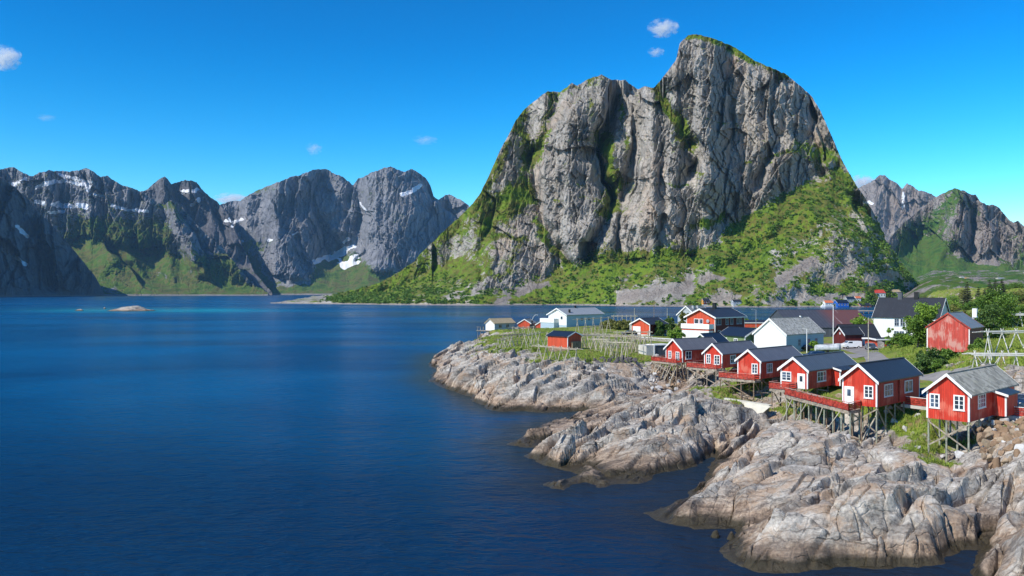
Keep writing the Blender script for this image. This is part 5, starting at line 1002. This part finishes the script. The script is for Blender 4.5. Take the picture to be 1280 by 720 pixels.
pole('short pale pole between garage and grey house', 834, 413, 385, 5.5, lamp=False, mat='wood_pale', name='utility_pole', cat='utility pole')
pole('short white post above the right end of the long slate roof', 1034.5, 416, 395, 5.5, lamp=False, mat='trim', name='post', cat='post')
pole('pale utility pole among conifers on the right-hand hill', 1247, 398, 360, 12, lamp=False, mat='wood_pale', name='utility_pole', cat='utility pole', r=.16, cross=True)
pole('thin pole on the far shore near the bright blue house', 1057, 380, 357, 3.2, lamp=False, mat='wood_pale', name='utility_pole', cat='utility pole', r=.5) if False else None
# small crane on the quay
x, y, z = at(665, 411, 5); e = empty('dock_crane', (x, y, z)); tag(e, 'small dark dockside crane with curved jib between two red boathouses', 'crane'); b = MB(); b.tube((0, 0, -1), (0, 0, 3.2), .3); b.box(-.9, .9, -.6, .6, .3, 1.7); b.build('base', M['black'], e)
b = MB(); q = [(0, 0, 3.2), (.5, 0, 4.4), (1.1, 0, 5.2), (1.9, 0, 5.4), (2.3, 0, 5.1)]; [b.tube(a, c, .16, .13) for a, c in zip(q[:-1], q[1:])]; b.build('jib', M['steel'], e)
# ------------------------------------------------------------------ fish drying racks
def rack(label, a, c, hgt, rails=2, nA=3, spread=2.2, mat='wood_pale', cover=False, group='wooden fish drying racks', name='fish_rack', width=1.6):
    a = Vector((a[0], a[1])); c = Vector((c[0], c[1])); ga = ground(*a); gc_ = ground(*c); e = empty(name, (a.x, a.y, ga)); tag(e, label, 'fish rack', group)
    d = c-a; u = d.normalized(); nn = Vector((-u.y, u.x)); ztop = max(ga, gc_)+hgt-ga
    for i in range(nA):
        t = (i+.15)/(nA-.7) if nA > 1 else .5; p = d*t; b = MB()
        for s_ in (-1, 1):
            f = p+nn*s_*spread/2+u*random.uniform(-.3, .3); g = ground(a.x+f.x, a.y+f.y)-ga; tp = p-nn*s_*.25
            b.tube((f.x, f.y, g-.3), (tp.x, tp.y, ztop+.35), .085, .065, 6)
        if i % 2 == 0:
            f = p+u*(1.6 if i == 0 else -1.6); g = ground(a.x+f.x, a.y+f.y)-ga; b.tube((f.x, f.y, g-.3), (p.x, p.y, ztop), .065, .05, 6)
        b.build('a_frame', M[mat], e)
    for j in range(rails):
        o_ = (j-(rails-1)/2)*width/max(1, rails-1) if rails > 1 else 0; zz_ = ztop-(.0 if rails < 3 else abs(o_)*.15); p = nn*o_-u*.7; q = d+nn*o_+u*.7
        b = MB(); b.tube((p.x, p.y, zz_+random.uniform(-.04, .04)), (q.x, q.y, zz_+random.uniform(-.04, .04)), .07, .06, 6); b.build('rail', M[mat], e)
    return e
RK = [((672,447,6.2),(722,453,6.1),3.3,2,5,'long pale pole rack on the rock edge left of the orange-red shed'),((702,430,7),(745,432,6.6),3.0,2,3,'fish rack with crossed legs partly in front of the orange-red shed'),
 ((740,441,6),(762,443,6),2.4,2,3,'low fish rack on the grass right of the orange-red shed'),((745,434,6.3),(778,438,6),2.8,2,4,'fish rack in the middle of the headland grass'),((752,428,6.4),(790,431,6.1),2.5,3,4,'fish rack just below the gravel track'),
 ((768,438,6),(795,445,5.5),2.9,2,3,'fish rack by the dark stones above the cove'),((770,425,6.2),(812,426,6),2.6,3,4,'long fish rack under the gravel track near the stone wall'),((790,440,5.6),(815,445,5.3),3.2,1,3,'tall single-rail rack next to the grey container'),
 ((622,437,5),(640,431,5.2),2.8,2,4,'dense fish rack on the headland tip below the tan-roofed boathouse'),((628,432,5),(655,428,5.3),2.6,3,5,'fish rack standing behind the dense one below the tan-roofed boathouse'),((655,438,5.5),(675,432,5.6),3.0,2,4,'fish rack between headland grass and the two red boathouses'),((640,424,4.8),(668,422,5),2.4,2,4,'far fish rack below the two red boathouses'),
 ((720,417,5.8),(762,414,5.6),5.0,3,4,'tall flat-topped fish rack in front of the white and blue house'),((730,424,6.2),(752,421,6),3.2,2,3,'slanting fish rack frame behind the shed'),((766,408,5.6),(795,408,5.6),4.2,4,5,'broad fish rack near the strait hung with dark netting'),
 ((725,437,6.4),(758,437,6.2),2.9,3,4,'fish rack immediately right of the open side of the orange-red shed'),((757,446,5.7),(785,449,5.4),2.6,2,4,'lowest fish rack directly above the dark rubble bank'),((788,434,5.8),(808,437,5.6),2.7,2,3,'fish rack frame between the tall rack and the stone wall'),
 ((683,428,6.2),(700,440,6.1),2.4,1,3,'thin fish rack close to the left wall of the orange-red shed')]
for a, c, hg, rl, na, lab in RK:
    pa, pc = at(*a), at(*c); rack(lab, pa, pc, hg*1.0, rl, na+1, 2.1, mat='wood_old' if RK.index((a, c, hg, rl, na, lab)) % 4 == 1 else 'wood_pale')
def brk(a, c, *k, **kw): return rack(kw.pop('label'), at(*a), at(*c), *k, **kw)
brk((1216,452,8.8),(1290,449,9.2), 2.7, 6, 5, 2.6, label='large fish rack with broad pale pole top running off right edge beside the barn', width=3.5, mat='rack_cover')
brk((1232,441,9.4),(1290,436,9.8), 2.9, 6, 4, 2.6, label='second large fish rack on the hill behind the front one right of the barn', width=3.6, mat='rack_cover')
brk((1262,409,10.6),(1300,407,11), 3.6, 8, 4, 2.6, label='upper fish rack with wide pale top at the right edge among bushes', width=6, mat='rack_cover')
# ------------------------------------------------------------------ boulders
def rock_mesh(seed, s=1.0):
    bm = bmesh.new(); bmesh.ops.create_icosphere(bm, subdivisions=3, radius=1.0); rnd = random.Random(seed)
    planes = [(Vector((rnd.gauss(0, 1), rnd.gauss(0, 1), rnd.gauss(0, 1))).normalized(), rnd.uniform(.4, .78)) for _ in range(13)]
    for vv in bm.verts:
        for nn, d in planes:
            q = vv.co.dot(nn)-d
            if q > 0: vv.co -= nn*q*.97
        vv.co *= 1+rnd.uniform(-.012, .012)
    me = bpy.data.meshes.new('boulder'); bm.to_mesh(me); bm.free(); me.polygons.foreach_set('use_smooth', [False]*len(me.polygons)); return me
RM = [[rock_mesh(i+20*j) for i in range(6)] for j in range(4)]
for j, mt in enumerate(('boulder_brown', 'boulder_tan', 'boulder_pale', 'boulder_dark')):
    for me in RM[j]: me.materials.append(M[mt])
def boulder(x, y, r, j, label, group, z=None):
    o = bpy.data.objects.new('boulder', random.choice(RM[j])); C.objects.link(o); zz_ = ground(x, y) if z is None else z
    o.location = (x, y, zz_+r*.25); o.rotation_euler = [random.uniform(0, 6.28) for _ in range(3)]; o.scale = (r*random.uniform(.9, 1.5), r*random.uniform(.8, 1.1), r*random.uniform(.65, .95)); tag(o, label, 'boulder', group)
rb = random.Random(5)
BL = ['brown angular boulder in the pile under the right edge of the slate-roofed cabin', 'tan rounded boulder in the pile under the right edge of the slate-roofed cabin', 'pale grey boulder lodged in the pile below the slate-roofed cabin']
for r_, row in enumerate(range(7)):
    for i in range(11):
        px = 1222+i*6.6+rb.uniform(-2, 2)-row*.6; py = 528+row*8.5+rb.uniform(-2, 2)
        if px < 1219+row*2: continue
        z0 = 5.3-(py-528)*.042; x, y, z = at(px, py, z0); j = rb.choice([0, 0, 0, 0, 1, 1, 2])
        boulder(x, y, rb.uniform(.3, .68), j, BL[j], 'boulders in the embankment below the slate-roofed cabin', max(z-.25, ground(x, y)-.1))
for (px, py, r_) in ((1200,573,.62),(1193,568,.4),(1149,567,.45),(1232,573,.5),(1178,566,.35)):
    x, y, z = at(px, py, 2.2); boulder(x, y, r_, 2, {1200:'broad white boulder at the foot of the slate-roofed cabin posts',1193:'small white boulder beside the broad one under the slate-roofed cabin',1149:'lone white boulder on the grass left of the slate-roofed cabin',1232:'white boulder wedged beside brown stones near the corner post',1178:'small pale boulder under the left gable post'}[px], None)
for i in range(46):
    px = rb.uniform(985, 1150); py = 505+(px-985)*.14+rb.uniform(5, 42)
    x, y, z = at(px, py, 1.8); boulder(x, y, rb.uniform(.25, .6), 2 if rb.random() < .6 else 1, 'grey broken rock lying on the slope beneath the long deck', 'broken rocks beneath the long deck')
for i in range(44):
    px = rb.uniform(812, 850); py = 452+rb.uniform(5, 45); x, y, z = at(px, py, 3.2-(py-455)*.06); boulder(x, y, rb.uniform(.3, .75), 2, 'pale blasted rock in the gully left of the leftmost cabin stilts', 'pale rocks in the gully under the leftmost cabin')
for i in range(60):
    t = i/59; x, y, z = at(726+t*66, 460-t*11+rb.uniform(-3.5, 3.5), 5.2); o_ = boulder(x, y, rb.uniform(.35, .7), 3, 'dark stone in the low rubble bank on the headland', 'dark stones of the headland rubble bank')
# ------------------------------------------------------------------ trees and bushes
def leaves(mb, c, rad, n_, size, rnd, squash=1.0):
    for _ in range(n_):
        d = Vector((rnd.gauss(0, 1), rnd.gauss(0, 1), rnd.gauss(0, 1))).normalized()*rad*(rnd.random()**.45); d.z *= squash; p = Vector(c)+d
        a = Vector((rnd.gauss(0, 1), rnd.gauss(0, 1), rnd.gauss(0, 1))).normalized(); b_ = a.cross(Vector((rnd.gauss(0, 1), rnd.gauss(0, 1), rnd.gauss(0, 1)))).normalized(); s = size*rnd.uniform(.6, 1.3)
        mb.add([p-a*s, p-b_*s*.6, p+a*s, p+b_*s*.6], [(0, 1, 2, 3)])
def tree(label, px, py, z, hgt, wid, leaf='leaf_mid', cat='tree', name='tree', seed=0, n_=2600, size=.11, low=.15, conifer=False, pos=None):
    x, y, z = pos or at(px, py, z); z = ground(x, y) if y < 900 else z; rnd = random.Random(seed); e = empty(name, (x, y, z)); tag(e, label, cat); tr = MB(); cr = MB()
    th_ = hgt*(.95 if conifer else .62); tr.tube((0, 0, -.5), (wid*.03, 0, th_*.5), hgt*.028+.04, hgt*.02+.02); tr.tube((wid*.03, 0, th_*.5), (0, wid*.03, th_), hgt*.02+.02, .02)
    if conifer:
        k = 13
        for i in range(k):
            t = i/(k-1); zz_ = hgt*(low+(1-low)*t); rr = wid/2*(1-t)**.8+.1
            for j in range(7):
                a = rnd.uniform(0, 6.283); L = rr*rnd.uniform(.7, 1.1); q = Vector((math.cos(a)*L, math.sin(a)*L, zz_-L*.25)); tr.tube((0, 0, zz_), q, .03, .01, 4)
                for m_ in range(3): leaves(cr, Vector((0, 0, zz_)).lerp(q, .35+.3*m_), rr*.26+.12, int(n_/k/21)+1, size, rnd, .5)
    else:
        nb_ = max(7, int(9+hgt*2))
        for i in range(nb_):
            a = rnd.uniform(0, 6.283); t = rnd.uniform(0, 1); rr = wid/2*rnd.uniform(.35, .82)*math.sin(math.pi*(.25+.6*t)); zz_ = hgt*(low+(.95-low)*t)
            q = Vector((math.cos(a)*rr, math.sin(a)*rr, zz_)); tr.tube((0, 0, min(th_, zz_*.6)), q, hgt*.01+.015, .012, 5); cl_ = wid*rnd.uniform(.14, .24)
            leaves(cr, q, cl_, int(n_/nb_*.62), size, rnd, .8)
            for m_ in range(2): leaves(cr, q+Vector((rnd.gauss(0, 1), rnd.gauss(0, 1), rnd.gauss(0, .7)))*cl_*.8, cl_*.5, int(n_/nb_*.19), size, rnd)
    tr.build('trunk', M['bark'], e); cr.build('crown', M['needle' if conifer and leaf == 'leaf_mid' else leaf], e); return e
TR = [('dark round bush between the red garage and the big red house', 826, 419.5, 5.9, 4.6, 4.2, 'leaf_dark', 'bush'),('taller dark bush right behind the round one by the garage', 838, 415.5, 5.8, 5.6, 4.0, 'leaf_dark', 'bush'),('bright clipped hedge bush above the stone wall', 842, 423.6, 5.7, 2.2, 4.6, 'leaf_light', 'bush'),
 ('olive leafless-looking shrub before the grey house gable', 853, 414, 5.6, 6.4, 3.6, 'leaf_olive', 'shrub'),('rounded young tree behind the carport roof', 1075, 424, 6, 5.6, 4.6, 'leaf_light', 'tree'),('small bright shrub beside the covered boat', 1018, 440.5, 5.5, 2.6, 1.8, 'leaf_light', 'shrub'),
 ('tall full green tree in front of the big white house', 1157, 436, 7.8, 8.6, 6.6, 'leaf_light', 'tree'),('bright green tree crown left of the tallest one by the white house', 1147, 440, 7.2, 6.0, 4.6, 'leaf_mid', 'tree'),('green bush below the lower windows of the big white house', 1126, 435, 7, 2.6, 4.6, 'leaf_mid', 'bush'),('small upright bush at the corner of the big white house', 1110, 432, 6.6, 3.6, 2.2, 'leaf_light', 'bush'),
 ('dark leafy bush standing against the lower left of the barn', 1166, 461, 6.2, 4.6, 3.6, 'leaf_dark', 'bush'),('dark spreading bush left of the barn posts', 1153, 463, 5.9, 3.2, 3.4, 'leaf_dark', 'bush'),('low green bush at the road edge behind the slate roof', 1174, 470, 5.5, 1.8, 2.2, 'leaf_mid', 'bush'),('low green bush under the barn posts', 1183, 459, 6.3, 1.6, 2.6, 'leaf_mid', 'bush'),
 ('dark green tree behind the racks right of the cottage', 1238, 424, 9.3, 6.4, 7.0, 'leaf_dark', 'tree'),('broad bright tree uphill from the cottage chimney', 1246, 412, 10, 9.5, 9.0, 'leaf_mid', 'tree'),('green bush at the foot of the second large rack', 1222, 436, 9.0, 2.4, 3.4, 'leaf_mid', 'bush'),('green tree above the upper rack at the right edge', 1268, 399, 12, 6.0, 7, 'leaf_mid', 'tree'),
 ('round bush left of the cottage behind the barn', 1205, 405, 9.6, 4.5, 6, 'leaf_olive', 'bush'),('wide bush between the barn ridge and conifers', 1192, 400, 10, 5, 8, 'leaf_olive', 'bush'),('shrub by the quay shed at the strait', 944, 409, 5, 2.6, 3.4, 'leaf_mid', 'shrub'),('shrub against the left end of the quay shed', 932, 409, 5, 3, 3.0, 'leaf_mid', 'shrub'),
 ('low shrub mass in front of the white and blue house', 760, 410, 5.6, 2.6, 8, 'leaf_olive', 'shrub'),('low shrub right of the tall flat-topped rack', 777, 411, 5.7, 2.4, 7, 'leaf_olive', 'shrub'),('small bush between the big red house and green house', 903, 423, 5.6, 3.4, 2.6, 'leaf_mid', 'bush')]
for i, (lab, px, py, z, hg, wd, lf, ct) in enumerate(TR):
    yy = F_PX*(CAM_H-z)/(py-HZ); tree(lab, px, py, z, hg, wd, lf, ct, 'tree' if ct == 'tree' else 'bush', 300+i, n_=int(9000 if wd > 5 else 4500), size=.09+yy*.0006)
# wooded rise behind the white house (right)
rh = random.Random(9)
KIND = [(1168,392,420,5,10,'leaf_light'),(1178,394,380,6,9,'leaf_light'),(1188,392,430,7,10,'leaf_olive'),(1198,390,430,7,9,'leaf_light'),(1160,386,520,6,12,'leaf_olive'),(1174,383,560,7,13,'leaf_light'),(1190,381,580,7,13,'leaf_light'),(1216,395,380,5,9,'leaf_mid'),(1228,392,420,6,9,'leaf_mid'),(1252,392,400,8,10,'leaf_mid'),(1262,388,420,7,9,'leaf_mid'),(1275,386,430,7,10,'leaf_olive'),(1204,380,600,7,12,'leaf_olive'),(1256,378,620,8,14,'leaf_mid'),(1272,376,620,7,12,'leaf_mid')]
for i, (px, py, Y, hg, wd, lf) in enumerate(KIND):
    x = (px-640)/F_PX*Y; tree('leafy %s tree on the wooded rise beyond the big white house and barn' % {'leaf_light':'yellow-green','leaf_olive':'olive','leaf_mid':'green'}[lf], 0, 0, 0, hg, wd, lf, 'tree', 'broadleaf_tree', 500+i, 3200, .3, pos=(x, Y, 0))['group'] = 'trees on the wooded rise'
for i, (px, Y, hg, wd) in enumerate([(1209,400,15,7),(1223,430,13,6),(1237,460,14.5,8),(1244,470,14,7),(1252,480,12,7),(1231,450,11,6)]):
    x = (px-640)/F_PX*Y; tree('dark conifer standing on the rise right of the big white house', 0, 0, 0, hg, wd, 'leaf_mid', 'tree', 'conifer', 540+i, 5200, .3, conifer=True, pos=(x, Y, 0))['group'] = 'conifers on the rise'
# hillside shrubs on the mountain foot: uncountable
rng = np.random.default_rng(4); Xm, Ym, Zm, Gm, Cm = main['X'], main['Y'], main['Z'], main['gm'], main['cm']; PXm, PYm = main['PX'], main['PY']
foot_y = interp(main_foot, PXm); w_ = sstep(.2, .7, Gm)*(sstep(-14, 4, PYm-foot_y)*.9+.03)*(1-Cm)*(.2+1.2*sstep(-.1, .3, fbm(PXm/12, PYm/8, 4, 77)))*(PXm > 400)*(PYm < main['yb'][None]-1.5)
w_[-1] = 0; w_ = w_/w_.sum(); pick = rng.choice(w_.size, 5200, p=w_.ravel()); vs = []; fs = []
ii, jj = np.unravel_index(pick, w_.shape); K = 16
for a in range(len(pick)):
    c = np.array([Xm[ii[a], jj[a]], Ym[ii[a], jj[a]]-.5, Zm[ii[a], jj[a]]]); r = rng.uniform(1.2, 3.3)
    d = rng.normal(size=(K, 3)); d /= np.linalg.norm(d, axis=1)[:, None]; d *= r*rng.uniform(.5, 1, (K, 1)); d[:, 2] = np.abs(d[:, 2])*.9
    u = rng.normal(size=(K, 3)); u /= np.linalg.norm(u, axis=1)[:, None]; v2 = np.cross(u, rng.normal(size=(K, 3))); v2 /= np.linalg.norm(v2, axis=1)[:, None]; s = r*.42
    q = np.stack([c+d-u*s, c+d-v2*s, c+d+u*s, c+d+v2*s], 1).reshape(-1, 3); b0 = len(vs)*1; vs.append(q)
V = np.concatenate(vs); nq = len(V)//4; me = bpy.data.meshes.new('hillside_shrubs'); me.vertices.add(len(V)); me.vertices.foreach_set('co', V.ravel()); me.loops.add(nq*4); me.loops.foreach_set('vertex_index', np.arange(nq*4, dtype=np.int32)); me.polygons.add(nq); me.polygons.foreach_set('loop_start', np.arange(nq, dtype=np.int32)*4); me.update(calc_edges=True)
o = link_mesh('hillside_shrubs', me, M['shrub_far']); tag(o, 'low green birch scrub spread over the foot of the big mountain', 'shrubs', kind='stuff')
# grass tufts on the near ground
u = rng.uniform((560-640)/F_PX, (1300-640)/F_PX, 300000); yv = np.exp(rng.uniform(math.log(60), math.log(330), 300000)); xv = u*yv
tz_, tg_, tc_, ts_ = terrain(xv, yv); keep = (tg_ > .62) & (tc_ < .75) & (ts_ > 2) & (rng.random(300000) < .42); xv, yv, tz_ = xv[keep], yv[keep], tz_[keep]
roadm = np.array([0]); k = len(xv); B = 4; hgt = rng.uniform(.15, .5, (k, B)); ang = rng.uniform(0, 6.283, (k, B)); ox = rng.normal(0, .18, (k, B)); oy = rng.normal(0, .18, (k, B)); wd = .04+yv[:, None]*.00022
bx = xv[:, None]+ox; by = yv[:, None]+oy; bz = np.broadcast_to(tz_[:, None]-.06, bx.shape); cx_, sx_ = np.cos(ang), np.sin(ang)
T = np.stack([np.stack([bx-cx_*wd, by-sx_*wd, bz], -1), np.stack([bx+cx_*wd, by+sx_*wd, bz], -1), np.stack([bx+rng.normal(0, .1, bx.shape), by+rng.normal(0, .1, bx.shape), bz+hgt], -1)], 2).reshape(-1, 3)
nt_ = len(T)//3; me = bpy.data.meshes.new('grass_tufts'); me.vertices.add(len(T)); me.vertices.foreach_set('co', T.ravel().astype(np.float32)); me.loops.add(nt_*3); me.loops.foreach_set('vertex_index', np.arange(nt_*3, dtype=np.int32)); me.polygons.add(nt_); me.polygons.foreach_set('loop_start', np.arange(nt_, dtype=np.int32)*3); me.update(calc_edges=True)
o = link_mesh('grass', me, M['blade']); tag(o, 'rough green grass growing between the rocks and cabins', 'grass', kind='stuff')
# ------------------------------------------------------------------ small clouds (far above and behind the mountains)
def cloud_mat(d):
    m = bpy.data.materials.new('cloud_vapour'); m.use_nodes = True; t = m.node_tree; t.nodes.clear(); v = t.nodes.new('ShaderNodeVolumePrincipled'); v.inputs['Color'].default_value = (1, 1, 1, 1); v.inputs['Anisotropy'].default_value = .2
    tc = t.nodes.new('ShaderNodeTexCoord'); nz = t.nodes.new('ShaderNodeTexNoise'); nz.inputs['Scale'].default_value = 2.0; nz.inputs['Detail'].default_value = 8; nz.inputs['Roughness'].default_value = .7; nz.inputs['Distortion'].default_value = .5; t.links.new(tc.outputs['Object'], nz.inputs['Vector'])
    ln = t.nodes.new('ShaderNodeVectorMath'); ln.operation = 'LENGTH'; t.links.new(tc.outputs['Object'], ln.inputs[0])
    s = t.nodes.new('ShaderNodeMath'); s.operation = 'MULTIPLY_ADD'; s.inputs[1].default_value = -.62; s.inputs[2].default_value = .07; t.links.new(ln.outputs['Value'], s.inputs[0])
    a = t.nodes.new('ShaderNodeMath'); a.operation = 'ADD'; t.links.new(s.outputs[0], a.inputs[0]); nm = t.nodes.new('ShaderNodeMath'); nm.operation = 'MULTIPLY_ADD'; nm.inputs[1].default_value = 2.6; nm.inputs[2].default_value = -.86; t.links.new(nz.outputs['Fac'], nm.inputs[0]); t.links.new(nm.outputs[0], a.inputs[1])
    m3 = t.nodes.new('ShaderNodeMath'); m3.operation = 'MULTIPLY'; m3.use_clamp = False; m3.inputs[1].default_value = d; mx = t.nodes.new('ShaderNodeMath'); mx.operation = 'MAXIMUM'; mx.inputs[1].default_value = 0; t.links.new(a.outputs[0], mx.inputs[0]); t.links.new(mx.outputs[0], m3.inputs[0]); t.links.new(m3.outputs[0], v.inputs['Density'])
    o_ = t.nodes.new('ShaderNodeOutputMaterial'); t.links.new(v.outputs[0], o_.inputs['Volume']); return m
for px, py, wpx, hpx, Y, dn, lab in [(829,35,22,13,9000,.035,'largest small white cloud, left of the main summit'),(820,65,12,7,9000,.025,'little cloud puff right under the largest one'),(6,72,22,18,9500,.03,'white cloud at the left edge of the sky'),(392,186,12,9,10000,.014,'faint cloud wisp above the far left peaks'),(531,175,18,7,10000,.008,'very faint cloud streak left of the main mountain'),(290,249,26,9,12500,.03,'low cloud bank behind the saddle of the far left range'),(1078,229,20,12,12000,.05,'white cloud cap touching the ridge right of the main mountain'),(57,147,14,5,10500,.006,'barely visible wisp high at the far left')]:
    s = Y/F_PX; bm = bmesh.new(); bmesh.ops.create_icosphere(bm, subdivisions=3, radius=1.0); me = bpy.data.meshes.new('cloud'); bm.to_mesh(me); bm.free(); o = link_mesh('cloud', me, cloud_mat(dn)); o.location = ((px-640)*s, Y, CAM_H+(HZ-py)*s); o.scale = (wpx*s*.95, wpx*s*.7, hpx*s*.95); tag(o, lab, 'cloud')
# ------------------------------------------------------------------ air
m = bpy.data.materials.new('haze_air'); m.use_nodes = True; t = m.node_tree; t.nodes.clear()
vo = t.nodes.new('ShaderNodeVolumePrincipled'); vo.inputs['Density'].default_value = HAZE_D; vo.inputs['Color'].default_value = (.34, .66, 1, 1); vo.inputs['Anisotropy'].default_value = 0
oo = t.nodes.new('ShaderNodeOutputMaterial'); t.links.new(vo.outputs[0], oo.inputs['Volume'])
b = MB(); b.box(-9000, 9000, -200, 7600, -8, 960); o = b.build('haze', m); tag(o, kind='stuff')
# ------------------------------------------------------------------ groups of repeats
GR = {'stilt_cabin': 'red stilt cabins along the shore', 'parked_car': 'parked cars', 'street_lamp': 'street lamps', 'utility_pole': 'utility poles', 'cloud': 'small clouds', 'boathouse': 'boathouses', 'board_fence': 'red board fences', 'stone_wall': 'stone walls', 'timber_pole': 'loose poles', 'bush': 'bushes and shrubs', 'tree': 'trees', 'house': 'houses on the far shore'}
for o in list(C.objects):
    if o.parent is None and 'label' in o and 'group' not in o:
        k = o.name.split('.')[0]
        if k in GR: o['group'] = GR[k]
